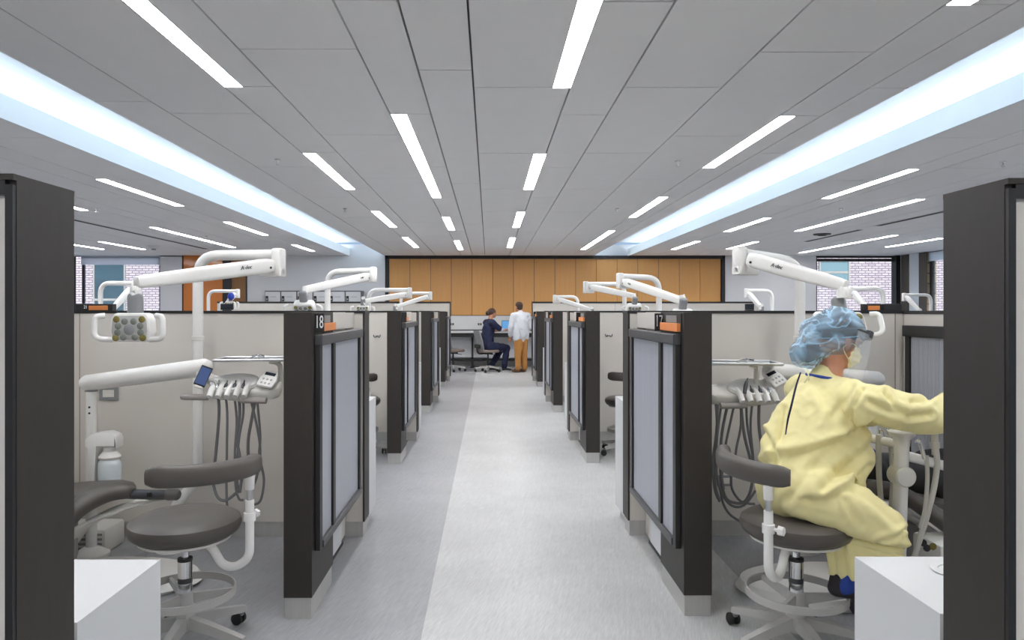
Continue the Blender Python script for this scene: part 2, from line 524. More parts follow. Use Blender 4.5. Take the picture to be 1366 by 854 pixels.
# ceiling: long panels with narrow joints under a dark backing
cm = MB()
def panels(x0, x1, start, step, z=ZC):
    y = start
    while y > YF:
        y -= step
    g = 0.006
    while y < YB:
        a, b = max(y, YF) + g, min(y + step, YB) - g
        if b > a + 0.02:
            cm.box(x0 + g, x1 - g, a, b, z, z + 0.03)
        y += step
XJ = [(-2.75, -2.35, 5.0, 3.9), (-2.35, -1.72, 5.3, 1.95), (-1.72, -1.39, 4.67, 1.95), (-1.39, -.73, 4.0, 1.95), (-.73, -.428, 5.32, 1.95),
      (-.428, -.10, 4.35, 3.87), (-.10, .53, 4.69, 1.95), (.53, .878, 5.34, 1.95), (.878, 1.52, 4.69, 1.95), (1.52, 2.17, 4.05, 1.95),
      (2.17, 2.485, 3.42, 1.95), (2.485, 2.75, 4.7, 1.95)]
for j in XJ:
    panels(*j)
for s in (-1, 1):
    xs = [3.65, 4.30, 4.63, 5.28, 5.60, 6.25, 6.58, 7.23, 7.85, 8.2, 8.85, 9.2, 9.85, 10.2, 10.75]
    for i, (a, b) in enumerate(zip(xs[:-1], xs[1:])):
        panels(min(s * a, s * b), max(s * a, s * b), 4.1 + 0.65 * (i % 3), 3.9 if i % 2 else 1.95)
ceiling = struct(cm.build('ceiling', M['ceiling'], smooth=False))
bk = MB()
bk.box(-2.455, 2.455, YF, YB, ZC + .034, ZC + .06)
for s in (-1, 1):
    bk.box(min(s * 3.67, s * XW), max(s * 3.67, s * XW), YF, YB, ZC + .034, ZC + .06)
struct(bk.build('ceiling', M['gapdark'], ceiling, smooth=False))
for s, nm in ((-1, 'left'), (1, 'right')):
    cv = MB()
    def cb(x0, x1, z0, z1):
        cv.box(min(s * x0, s * x1), max(s * x0, s * x1), YF, YB, z0, z1)
    cb(2.44, 4.12, 3.25, 3.28)              # top of the recess
    cb(2.44, 2.46, ZC + .05, 3.25)          # inner side
    cb(2.46, 2.75, ZC + .034, ZC + .046)    # shelf over the last ceiling panel
    cb(3.65, 3.67, ZC - .012, 3.085)        # fascia that hides the lamps
    cb(3.67, 4.12, ZC + .065, ZC + .075)    # ledge behind it
    cb(4.10, 4.12, ZC + .075, 3.25)
    c = struct(cv.build('trim_' + ('1' if s < 0 else '2'), M['covewhite'], smooth=False))
    for (p, q, m_) in ((3.86, 3.89, 'led'), (2.58, 2.61, 'ledfill')):  # outer strip is the cove lamp; unseen inner one is added fill
        e = MB().box(min(s * p, s * q), max(s * p, s * q), YF + .2, YB - .1, ZC + .08, ZC + .095)
        struct(e.build('led_or_fill_strip', M[m_], c, smooth=False))

# walls
xa, xb = -2.72, 6.2                         # wood panelling between these
wm = MB()
wm.box(-8.05 - .58, -8.05, YB, YB + .2, 0, 3.2)
wm.box(-6.34, xa, YB, YB + .2, 0, 3.2)
wm.box(xb, 8.60, YB, YB + .2, 0, 3.2)
wm.box(-10.95, -8.63, YB, YB + .2, 0, 0.75)
wm.box(8.60, 10.95, YB, YB + .2, 0, 0.75)
wm.box(-10.95, -8.05, YB, YB + .2, 2.88, 3.2)
wm.box(-8.05, -6.34, YB, YB + .2, 2.93, 3.2)
wm.box(8.60, 10.95, YB, YB + .2, 2.90, 3.2)
wm.box(xa, xb, YB + .06, YB + .2, 0, 3.2)
wb_ = struct(wm.build('wall_back', M['wallpaint'], smooth=False))
n = 16
for i in range(n):
    a = xa + .10 + (xb - xa - .20) * i / n; b = xa + .10 + (xb - xa - .20) * (i + 1) / n
    pb = struct(MB().box(a + .006, b - .006, YB + .02, YB + .05, 1.34, 2.82).build('wood_panel', M['wood'], wb_, smooth=False))
tr = MB()
tr.box(xa, xa + .09, YB - .03, YB + .055, .10, 2.90); tr.box(xb - .09, xb, YB - .03, YB + .055, .10, 2.90)
tr.box(xa, xb, YB - .03, YB + .055, 2.82, 2.905)
tr.box(xa + .09, xb - .09, YB + .045, YB + .055, 1.32, 2.82)
struct(tr.build('trim_3', M['black'], smooth=False))
struct(MB().box(xa + .09, xb - .09, YB - .012, YB + .05, .0, .13).build('baseboard_back', M['cove'], smooth=False))
# side walls: glazed bays between piers
lw = MB()
lw.box(-XW - .2, -XW, YF, YB, 0, .75)
lw.box(-XW - .2, -XW, YF, YB, 2.88, 3.2)
for y in (-4, 0, 4, 8, 12, 16):
    lw.box(-XW - .2, -XW, y, y + .8, .75, 2.88)
struct(lw.build('wall_left', M['wallpaint'], smooth=False))
rw = MB()
rw.box(XW, XW + .2, YF, 17.64, 0, .75)
rw.box(XW, XW + .2, YF, YB, 2.90, 3.2)
rw.box(XW, XW + .22, 17.98, 18.4, 0, 2.90)
for y in (-4, 0, 4, 8, 12):
    rw.box(XW, XW + .2, y, y + .8, .75, 2.90)
rwall = struct(rw.build('wall_right', M['pillar'], smooth=False))
pr = MB(); pr.box(XW - .02, XW + .22, 18.42, 18.74, 0, 2.90)
struct(pr.build('brick_pier', M['bricktan'], rwall, smooth=False))
pr = MB(); pr.box(XW - .02, XW + .22, 17.64, 17.96, 0, 2.90)
struct(pr.build('brick_pier', M['bricktan'], rwall, smooth=False))
struct(MB().box(-XW, XW, YF - .2, YF, 0, 3.2).build('wall_front', M['wallpaint'], smooth=False))

def window(num, x0, x1, z0, z1, bars, y=YB, side=None):
    """frame of dark bars round a glass pane; side gives the plane of a side wall instead"""
    fr = MB()
    t = .05
    def bx(a, b, c, d, dep=(.06, .14)):
        if side is None:
            fr.box(a, b, y + dep[0], y + dep[1], c, d)
        else:
            fr.box(min(side + .06, side + .14), max(side + .06, side + .14), a, b, c, d)
    bx(x0, x0 + t, z0, z1); bx(x1 - t, x1, z0, z1); bx(x0 + t, x1 - t, z0, z0 + t); bx(x0 + t, x1 - t, z1 - t, z1)
    for kind, v in bars:
        if kind == 'h':
            bx(x0 + t, x1 - t, v, v + .07)
        else:
            bx(v, v + .08, z0 + t, z1 - t)
    f = struct(fr.build('window_%d' % num, M['black'], smooth=False))
    g = MB()
    if side is None:
        g.box(x0 + t, x1 - t, y + .095, y + .105, z0 + t, z1 - t)
    else:
        g.box(side + .095, side + .105, x0 + t, x1 - t, z0 + t, z1 - t)
    struct(g.build('pane', M['pane'], f, smooth=False))
    return f
window(1, -10.72, -8.63, .75, 2.88, [])
window(2, 8.60, 10.70, .75, 2.90, [('h', 2.76)])
window(3, 13.0, 17.62, .75, 2.90, [('v', 15.2)], side=XW)
window(4, 8.8, 11.98, .75, 2.90, [], side=XW)
window(5, 12.8, 16.0, .75, 2.88, [('v', 14.4)], side=-XW - .2)
window(6, 16.8, 18.85, .75, 2.88, [], side=-XW - .2)
struct(MB().box(-10.72, -8.63, YB + .02, YB + .024, 2.665, 2.88).build('trim_4', M['shade'], smooth=False))
struct(MB().box(XW + .02, XW + .024, 8.8, 17.62, 2.665, 2.88).build('trim_5', M['shade'], smooth=False))
struct(MB().box(-XW - .1, -XW - .096, 8.8, 18.7, 2.665, 2.88).build('trim_6', M['shade'], smooth=False))
struct(MB().box(10.62, 10.74, YB - .14, YB + .05, 0, 2.90).build('trim_7', M['black'], smooth=False))
# orange glass door beside a wood leaf
d = struct(MB().box(-8.03, -6.99, YB + .02, YB + .06, .02, 2.92).build('door_1', M['glassorange'], smooth=False))
dk = MB(); dk.box(-6.99, -6.76, YB - .01, YB + .08, 0, 2.93); dk.box(-8.05, -8.03, YB - .01, YB + .08, 0, 2.93); dk.box(-6.38, -6.34, YB - .01, YB + .08, 0, 2.93)
struct(dk.build('door_frame', M['black'], d, smooth=False))
d2 = struct(MB().box(-6.76, -6.38, YB + .02, YB + .06, .02, 2.92).build('door_2', M['walnut'], smooth=False))

# outside: paved yard and the brick buildings across it
struct(MB().box(-30, 30, YB + .3, 60, -.3, -.12).build('trim_8', M['pavegrey'], smooth=False))
def brick_building(label, x0, x1, y, h, wins, pane='tealpane'):
    t = thing('brick_building', label, 'building', ((x0 + x1) / 2, y, -.12))
    fb = MB().box(x0, x1, y, y + 4, -.12, h)
    fb.build('facade', M['brickpale'], t, smooth=False)
    for (a, b, z0, z1) in wins:
        f = MB(); f.box(a - .05, a, y - .06, y - .001, z0, z1); f.box(b, b + .05, y - .06, y - .001, z0, z1)
        f.box(a, b, y - .06, y - .001, z1, z1 + .08); f.box(a, b, y - .06, y - .001, z0 - .08, z0); f.box(a, b, y - .05, y - .001, (z0 + z1) / 2 - .04, (z0 + z1) / 2 + .04)
        fo = f.build('window_frame', M['greypaint'], t, smooth=False)
        MB().box(a, b, y - .03, y - .002, z0, z1).build('window_glass', M[pane], fo, smooth=False)
yb = 27.0
def bx_(px):
    return (px - CX) * yb / F
brick_building('pale brick building with a teal window outside the far left window', -24, -7, yb, 8, [(bx_(127), bx_(166), .4, 3.35), (bx_(30), bx_(70), .4, 3.35)])
brick_building('pinkish brick building with a tall teal window outside the far right window', 8, 27, yb, 8, [(bx_(1094), bx_(1131), 2.5, 3.3), (bx_(1290), bx_(1330), 1.0, 3.3)], 'palepane')

# ------------------------------------------------------------------ ceiling lights
def ceiling_light(x, y0, y1, label):
    t = thing('ceiling_light', label, 'ceiling light', (x, (y0 + y1) / 2, ZC), 'recessed linear ceiling lights')
    h = .057
    f = MB()
    f.box(x - h - .006, x - h, y0, y1, ZC - .004, ZC + .028); f.box(x + h, x + h + .006, y0, y1, ZC - .004, ZC + .028)
    f.box(x - h, x + h, y0 - .006, y0, ZC - .004, ZC + .028); f.box(x - h, x + h, y1, y1 + .006, ZC - .004, ZC + .028)
    f.build('frame', M['fixture'], t, smooth=False)
    MB().box(x - h, x + h, y0, y1, ZC - .003, ZC + .02).build('diffuser', M['diffuser'], t, smooth=False)
LR = ['nearest', 'second', 'third', 'fourth', 'fifth']
rows = [
    (-1.655, [(2.72, 4.67), (6.63, 8.6), (10.5, 12.5), (14.2, 16.45)], 'in the row just inside the left cove'),
    (-.665, [(1.4, 3.3), (5.32, 9.23), (11.14, 12.95), (14.9, 17.1)], 'in the row just left of the aisle centre'),
    (.475, [(2.74, 4.69), (6.66, 8.62), (10.57, 12.5), (14.3, 16.5)], 'in the row just right of the aisle centre'),
    (2.23, [(1.5, 3.42), (5.37, 7.31), (9.18, 11.17), (13.04, 17.0)], 'in the row just inside the right cove'),
    (4.36, [(3.5, 5.44), (7.39, 9.31), (11.25, 13.2), (15.0, 17.0)], 'in the row just outside the right cove'),
    (5.62, [(1.6, 5.5), (9.36, 13.1), (15.1, 16.9)], 'in the second row outside the right cove'),
    (7.8, [(13.8, 18.0)], 'in the third row out from the right cove'),
    (9.05, [(14.4, 16.35)], 'in the outermost row by the right-hand windows'),
    (-4.28, [(4.0, 5.95), (7.94, 9.97), (11.76, 13.8), (15.8, 17.5)], 'in the row just outside the left cove'),
    (-5.84, [(6.5, 10.4), (12.5, 16.5)], 'in the second row outside the left cove'),
    (-8.15, [(15.1, 17.0)], 'in the third row out from the left cove'),
    (-9.1, [(14.0, 16.95)], 'in the outermost row by the left-hand windows'),
]
for x, segs, where in rows:
    for i, (a, b) in enumerate(segs):
        ceiling_light(x, a, b, ('bright linear ceiling light, %s ' % LR[i] if len(segs) > 1 else 'bright linear ceiling light, the only one ') + where)
# the same rows carry on behind the camera
for x in (-1.655, -.665, .475, 2.23, 4.36, -4.28, 5.62, -5.84):
    ceiling_light(x, -2.3, -.35, 'bright linear ceiling light behind the near partitions')
for x in (7.8, -8.15):
    ceiling_light(x, 4.0, 8.0, 'long linear ceiling light over the outer bays')

def slot(x, y0, y1, label):
    t = thing('slot_diffuser', label, 'air diffuser', (x, (y0 + y1) / 2, ZC))
    MB().box(x - .05, x + .05, y0, y1, ZC - .004, ZC + .01).build('slot', M['rubber'], t, smooth=False)
    f = MB(); f.box(x - .06, x - .051, y0, y1, ZC - .005, ZC + .012); f.box(x + .051, x + .06, y0, y1, ZC - .006, ZC + .012)
    f.build('frame', M['fixture'], t, smooth=False)
slot(6.65, 10.2, 12.3, 'black slot diffuser in the right ceiling, nearer of two')
slot(6.65, 12.9, 15.1, 'black slot diffuser in the right ceiling, farther of two')
slot(-6.62, 9.0, 16.9, 'long black slot diffuser crossing the left-hand ceiling')

def sprinkler(px, py, label):
    d_ = (ZC - HC - .03) * F / (CY - py)
    x = (px - CX) * d_ / F
    t = thing('sprinkler_head', label, 'sprinkler', (x, d_, ZC), 'ceiling sprinkler heads')
    MB().lathe((x, d_, ZC), [(.0, 0), (.028, 0), (.026, -.006), (.0, -.007)], 16).build('escutcheon', M['chrome'], t)
    b = MB(); b.cyl((x, d_, ZC - .006), (x, d_, ZC - .035), .008, .006, 10)
    b.lathe((x, d_, ZC - .05), [(.0, 0), (.016, 0), (.016, .003), (.0, .003)], 12)
    b.tube([(x - .01, d_, ZC - .034), (x - .015, d_, ZC - .042), (x, d_, ZC - .049)], .0025, 6, 3); b.tube([(x + .01, d_, ZC - .034), (x + .015, d_, ZC - .042), (x, d_, ZC - .049)], .0025, 6, 3)
    b.build('nozzle', M['steel'], t)
for px, py, l in ((370, 217, 'small sprinkler head left of the aisle, nearer of two inside the left cove'), (460, 281, 'small sprinkler head farther along inside the left cove'),
                  (129, 281, 'small sprinkler head on the far left ceiling above the partition'), (904, 219, 'small sprinkler head right of the aisle, nearer of two inside the right cove'),
                  (823, 281, 'small sprinkler head farther along inside the right cove'), (1338, 220, 'small sprinkler head above the tall near right partition'),
                  (1122, 281, 'small sprinkler head between the lamps of the right outer ceiling'), (275, 317, 'small sprinkler head beside the far lamps of the left outer ceiling')):
    sprinkler(px, py, l)
t = thing('smoke_detector', 'round smoke detector on the far left ceiling', 'smoke detector', tuple(at(205, 331, 16.0)))
p = at(205, 331, 16.0)
MB().lathe((p.x, p.y, ZC), [(.0, 0), (.13, 0), (.13, -.03), (.09, -.07), (.0, -.075)], 24).build('housing', M['fixture'], t)
MB().lathe((p.x, p.y, ZC), [(.0, -.074), (.05, -.074), (.045, -.1), (.0, -.105)], 20).build('sensor', M['greyplastic'], t)
t = thing('ceiling_vent', 'small dark round vent on the far right ceiling', 'vent', (6.3, 13.6, ZC))
MB().lathe((6.3, 13.6, ZC), [(.0, 0), (.16, 0), (.15, -.02), (.0, -.021)], 24).build('plate', M['charcoal'], t)
MB().lathe((6.3, 13.6, ZC - .02), [(.0, 0), (.09, 0), (.07, -.015), (.0, -.016)], 20).build('grille', M['rubber'], t)
struct(MB().box(-XW - .2, XW + .2, YF - .2, YB + .2, 3.29, 3.36).build('ceiling', M['gapdark'], ceiling, smooth=False))  # unseen roof slab, added to keep sun and sky from leaking in

# ------------------------------------------------------------------ cubicles
COLY = [3.385 + 3.44 * k for k in range(4)]     # front of each aisle column
PARY = [1.215, 4.61, 8.03, 11.46, 14.9]         # front of each cross partition
THK = .17
ENDX = {-1: .795, 1: .897}                      # where the cross partitions end at the aisle
COLX = {-1: .832, 1: .926}                      # aisle face of the brown columns
SIDE = {-1: 'left', 1: 'right'}
ZP = 1.452

def sx(s, a, b):
    return (min(s * a, s * b), max(s * a, s * b))

ORD = ['nearest', 'second', 'third', 'fourth', 'farthest']
def partition(s, k):
    tall = k in (0, 4)
    y = PARY[k] + ((.03 if k else .04) if s > 0 else 0)
    THK = .17 if k else .162
    zt = 1.68 if k == 0 else 1.645 if k == 4 else ZP
    a = ENDX[s]; b = 2.9 if k == 0 else 5.62
    name = ['tall %s partition whose dark end frames the picture edge' % SIDE[s],
            'cream cross partition behind the front cubicle on the %s' % SIDE[s],
            'cream cross partition behind the second cubicle on the %s' % SIDE[s],
            'cream cross partition behind the third cubicle on the %s' % SIDE[s],
            'tall far cream partition ending the %s-hand row' % SIDE[s]][k]
    t = thing('cross_partition', name, 'partition', (s * (a + b) / 2, y, 0), 'cross partitions of the cubicles')
    MB().box(*sx(s, a + .012, b), y, y + THK, .10, zt - .018).build('panel', M['cream'], t, smooth=False)
    g = MB()
    for xs_ in (2.62,) if k else ():
        g.box(*sx(s, xs_ - .003, xs_ + .003), y - .0015, y + .001, .10, zt - .02)
    if k:
        g.build('panel_joint', M['vinyl2'], t, smooth=False)
    MB().box(*(sx(s, a, b) if tall else sx(s, a - .004, b)), y - (.012 if tall else .006), y + THK + .004, zt - (.010 if tall else .018), zt).build('top_trim', M['brown' if tall else 'black'], t, smooth=False)
    MB().box(*sx(s, a, a + .012), y - .003, y + THK + .003, .10, zt - (.010 if tall else .018)).build('end_cap', M['brown'], t, smooth=False)
    if tall:
        MB().box(*sx(s, a + .015, b), y - .010, y - .002, zt - .035, zt - .010).build('front_top_edge', M['black'], t, smooth=False)
        MB().box(*sx(s, a + .001, a + .014), y - .012, y - .003, .10, zt - .018).build('edge_trim', M['black'], t, smooth=False)
    MB().box(*sx(s, a + .012, b), y + .008, y + THK - .008, 0, .10).build('base', M['cove'], t, smooth=False)
    return y
for s in (-1, 1):
    for k in range(5):
        partition(s, k)

def shutter_mesh(y0, y1, z0, z1, x, s):
    """ribbed sheet of narrow vertical slats"""
    mb = MB()
    n = int((y1 - y0) / .018)
    prof = []
    for i in range(n):
        y = y0 + (y1 - y0) * i / n; d = (y1 - y0) / n
        prof += [(s * (x + .004), y + d * .05), (s * x, y + d * .2), (s * x, y + d * .8), (s * (x + .004), y + d * .95)]
    prof += [(s * (x + .012), y1), (s * (x + .012), y0)]
    mb.prism(prof, z0, z1, 'Z')
    return mb

def side_screen(s, k):
    """L of brown column and thin cream panel that closes a cubicle to the aisle, with a ribbed shutter hung on its aisle face"""
    y = COLY[k] + (.03 if s > 0 else 0)
    ye = PARY[k + 1] + (.03 if s > 0 else 0) - .004
    X = COLX[s]
    ordn = ['nearest', 'second', 'third', 'farthest'][k]
    num = {(-1, 0): ', numbered 18', (1, 0): ', numbered 17'}.get((s, k), '')
    t = thing('aisle_screen', '%s brown column screen with ribbed shutter on the %s of the aisle%s' % (ordn, SIDE[s], num), 'cubicle screen', (s * (X + .06), y, 0), 'aisle screens with ribbed shutters')
    MB().box(*sx(s, X, X + .133), y, y + .46, .10, ZP - .008).build('column', M['brown'], t, smooth=False)
    MB().box(*sx(s, X + .005, X + .128), y + .006, y + .45, 0, .10).build('base', M['cove'], t, smooth=False)
    MB().box(*sx(s, X + .085, X + .13), y + .461, ye, .02, ZP - .010).build('side_panel', M['cream'], t, smooth=False)
    MB().box(*sx(s, X + .03, X + .084), y + .461, ye, 1.345, ZP - .012).build('top_panel', M['cream'], t, smooth=False)
    lp = MB().box(*sx(s, X + .055, X + .083), y + .47, y + .95, .03, .34).build('access_panel', M['wallpaint'], t, smooth=False)
    MB().box(*sx(s, X + .050, X + .0545), y + .48, y + .98, .035, .052).build('slit', M['rubber'], lp, smooth=False)
    # shutter cabinet
    x0, x1 = X - .028, X - .002          # aisle side, wall side
    yf, yr, zb, zt = y + .045, min(y + 1.15, ye - .01), .305, 1.338
    MB().box(*sx(s, X - .0015, X + .08), yf + .466 - .03, yr, zb + .02, zt - .02).build('shutter_case', M['black'], t, smooth=False)
    fr = MB()
    fr.box(*sx(s, x0, x1), yf, yf + .055, zb, zt - .045, .003); fr.box(*sx(s, x0, x1), yr - .05, yr, zb, zt - .045, .003)
    fr.box(*sx(s, x0 + .004, x1), yf + .02, yr - .02, zb + .002, zb + .03); fr.box(*sx(s, x0 + .004, x1), yf + .02, yr - .02, zt - .055, zt - .01)
    f = fr.build('shutter_frame', M['black'], t, smooth=False)
    MB().box(*sx(s, x0, x1), yf + .30, yf + .355, zb + .03, zt - .055, .003).build('mullion', M['black'], f, smooth=False)
    MB().box(*sx(s, x0 - .012, x1), yf - .004, yr + .004, zt - .05, zt, .004).build('head_box', M['charcoal'], f, smooth=False)
    MB().box(*sx(s, x0 - .006, x1), yf + .055, yr - .002, zb, zb + .035, .003).build('bottom_rail', M['charcoal'], f, smooth=False)
    shutter_mesh(yf + .055, yf + .30, zb + .035, zt - .05, x0 + .012, s).build('shutter', M['shutter'], t, smooth=False)
    shutter_mesh(yf + .355, yr - .05, zb + .035, zt - .05, x0 + .012, s).build('shutter', M['shutter'], t, smooth=False)
    # number flag with an orange card pocket
    if s < 0:
        fy, b0, b1 = y + .05, y + .075, y + .43
    else:
        fy, b0, b1 = y + .40, y + .03, y + .385
    sh = MB().box(*sx(s, X - .045, X + .0), fy, fy + .012, 1.345, 1.438, .001).build('number_plate', M['rubber'], t, smooth=False)
    if num:
        lettering(num[-2:], .078, Matrix.Translation((s * (X - .0235), fy - .001, 1.395)) @ Matrix.Rotation(PI / 2, 4, 'X') @ Matrix.Diagonal((.52, 1.1, 1, 1)), M['digits'], sh, 'number')
    ho = MB().box(*sx(s, X - .006, X), b0, b1, 1.345, 1.438, .001).build('card_holder', M['rubber'], t, smooth=False)
    MB().box(*sx(s, X - .024, X - .0065), b0 + .006, b1 - .004, 1.35, 1.39, .002).build('orange_pocket', M['orange'], ho, smooth=False)
    MB().box(*sx(s, X - .010, X - .0065), b0 + .07, b1 - .08, 1.392, 1.428).build('grey_card', M['greycard'], ho, smooth=False)
for s in (-1, 1):
    for k in range(4):
        side_screen(s, k)

def spine(s, k):
    """wall between back-to-back cubicles; on the right front one hangs a shutter facing the cubicle"""
    y0 = PARY[k] + THK + .15; y1 = PARY[k + 1] - .01 + (.03 if s > 0 else 0)
    t = thing('spine_partition', 'cream partition running away from the aisle-side cubicles, %s on the %s' % (ORD[k], SIDE[s]), 'partition', (s * 2.70, y0, 0), 'spine partitions')
    MB().box(*sx(s, 2.67, 2.75), y0, y1, .10, ZP - .022).build('panel', M['cream'], t, smooth=False)
    MB().box(*sx(s, 2.665, 2.755), y0, y1, ZP - .021, ZP - .003).build('top_trim', M['black'], t, smooth=False)
    MB().box(*sx(s, 2.678, 2.742), y0, y1, 0, .10).build('base', M['cove'], t, smooth=False)
    if s > 0 and k == 0:
        X = 2.665
        f = MB(); f.box(X - .03, X, y1 - .12, y1 - .07, .40, 1.30, .003); f.box(X - .03, X, 2.9, 2.95, .40, 1.30, .003); f.box(X - .03, X, 2.94, y1 - .11, .40, .44, .003)
        f = f.build('shutter_frame', M['black'], t, smooth=False)
        MB().box(X - .045, X, 2.89, y1 - .066, 1.29, 1.36, .004).build('head_box', M['black'], f, smooth=False)
        shutter_mesh(2.95, y1 - .12, .44, 1.29, X - .02, 1).build('shutter', M['shutter'], t, smooth=False)
for s in (-1, 1):
    spine(s, 0)

def counter(s, k):
    y0 = PARY[k] + THK + .012 + ((.03 if k else .04) if s > 0 else 0)
    y1 = y0 + (.345 if k == 0 else .30)
    if k == 0:
        y1 = 1.752 if s < 0 else 1.772
    X = ENDX[s] + .004
    zt = .845
    where = ['near %s corner' % SIDE[s], 'first cross partition on the %s' % SIDE[s], 'second cross partition on the %s' % SIDE[s], 'third cross partition on the %s' % SIDE[s]][k]
    t = thing('counter_cabinet', ('white counter cabinet in the %s, behind the tall partition' if k == 0 else 'white counter cabinet behind the %s') % where, 'cabinet', (s * (X + .45), y0, 0), 'white counter cabinets')
    MB().box(*sx(s, X, X + .93), y0, y1, .08, zt - .03).build('body', M['solid'], t, smooth=False)
    tp = MB().box(*sx(s, X, X + .93), y0, y1, zt - .03, zt).build('worktop', M['solid'], t, smooth=False)
    MB().box(*sx(s, X + .03, X + .9), y0 + .01, y1 - .03, 0, .08).build('plinth', M['cove'], t, smooth=False)
    if s > 0 and k == 0:
        b = MB(); b.lathe((X + .19, 1.668, zt + .0005), [(.055, .0), (.058, .002), (.044, .0028), (.042, .0005)], 32)
        b.build('grommet', M['solid'], tp)
        MB().lathe((X + .19, 1.668, zt + .0002), [(.0, 0), (.0425, 0), (.0425, .0004), (.0, .0004)], 32).build('bin_opening', M['greyplastic'], tp)
for s in (-1, 1):
    for k in range(4):
        counter(s, k)

def coat_hook(px, py, d, label):
    p = at(px, py, d)
    t = thing('coat_hook', label, 'hook', tuple(p), 'double coat hooks')
    MB().box(p.x - .018, p.x + .018, d - .008, d - .001, p.z - .01, p.z + .01, .002).build('plate', M['steel'], t)
    for q in (-1, 1):
        MB().tube([(p.x + q * .008, d - .008, p.z), (p.x + q * .02, d - .025, p.z - .016), (p.x + q * .034, d - .034, p.z - .008), (p.x + q * .037, d - .034, p.z + .012)], .005, 8, 4).build('prong', M['charcoal'], t)
coat_hook(503.5, 448, 8.028, 'small double coat hook on the second left cross partition')
coat_hook(811.5, 447, 8.058, 'small double coat hook on the second right cross partition')

def outlet(px, py, d, label, w_=.12, h_=.085, frame='greyplastic'):
    p = at(px, py, d)
    t = thing('wall_outlet', label, 'outlet', tuple(p))
    MB().box(p.x - w_ / 2, p.x + w_ / 2, d - .012, d - .001, p.z - h_ / 2, p.z + h_ / 2, .002).build('plate', M[frame], t, smooth=False)
    MB().box(p.x - w_ * .3, p.x + w_ * .3, d - .016, d - .0125, p.z - h_ * .27, p.z + h_ * .27, .002).build('cover', M['offwhite'], t, smooth=False)
outlet(146, 525, 4.608, 'grey framed outlet on the left front cubicle wall under the arm')
outlet(966, 641, 4.638, 'small grey outlet low on the right front cubicle wall behind hoses', .10, .07)

# sign boxes and dark boxes standing on the partitions toward the outer bays
def sign_box(px0, px1, d, label, digits=None, orange=True):
    a, b = at(px0, 414, d), at(px1, 405, d)
    t = thing('sign_box', label, 'sign', ((a.x + b.x) / 2, d, ZP + .001), 'boxes on top of the partitions')
    MB().box(a.x, b.x, d + .03, d + .12, ZP + .001, ZP + .078, .003).build('box', M['rubber'], t, smooth=False)
    if orange:
        o0 = a.x + (b.x - a.x) * (.36 if digits else .2); o1 = b.x - (b.x - a.x) * .12
        MB().box(o0, o1, d + .022, d + .0295, ZP + .008, ZP + .058, .002).build('orange_card', M['orange'], t, smooth=False)
    if digits:
        pl = MB().box(a.x + (b.x - a.x) * .22, a.x + (b.x - a.x) * .33, d + .024, d + .0295, ZP + .014, ZP + .068).build('number_plate', M['rubber'], t, smooth=False)
        lettering(digits, .05, Matrix.Translation((a.x + (b.x - a.x) * .275, d + .0225, ZP + .041)) @ Matrix.Rotation(PI / 2, 4, 'X') @ Matrix.Diagonal((.8, 1, 1, 1)), M['digits'], pl, 'number')
sign_box(99, 148, 8.03, 'black sign box with orange card and 21 on the left partition', '21')
sign_box(1155, 1178, 8.06, 'small black box with orange card on the right partition')
sign_box(1181, 1205, 8.06, 'plain black box beside the orange card box on the right', None, False)
def small_monitor(px0, px1, d, zt, label):
    a, b = at(px0, 414, d), at(px1, 405, d)
    xm = (a.x + b.x) / 2
    t = thing('small_monitor', label, 'monitor', (xm, d + .08, ZP + .001))
    MB().box(a.x, b.x, d + .06, d + .09, ZP + .016, zt, .006).build('screen', M['display'], t, smooth=False)
    MB().box(xm - .06, xm + .06, d + .03, d + .13, ZP + .001, ZP + .0155, .003).build('foot', M['rubber'], t, smooth=False)
small_monitor(292, 309, 11.46, 1.565, 'small dark monitor on the third left partition')
small_monitor(996, 1008, 11.49, 1.565, 'small dark monitor on the third right partition')

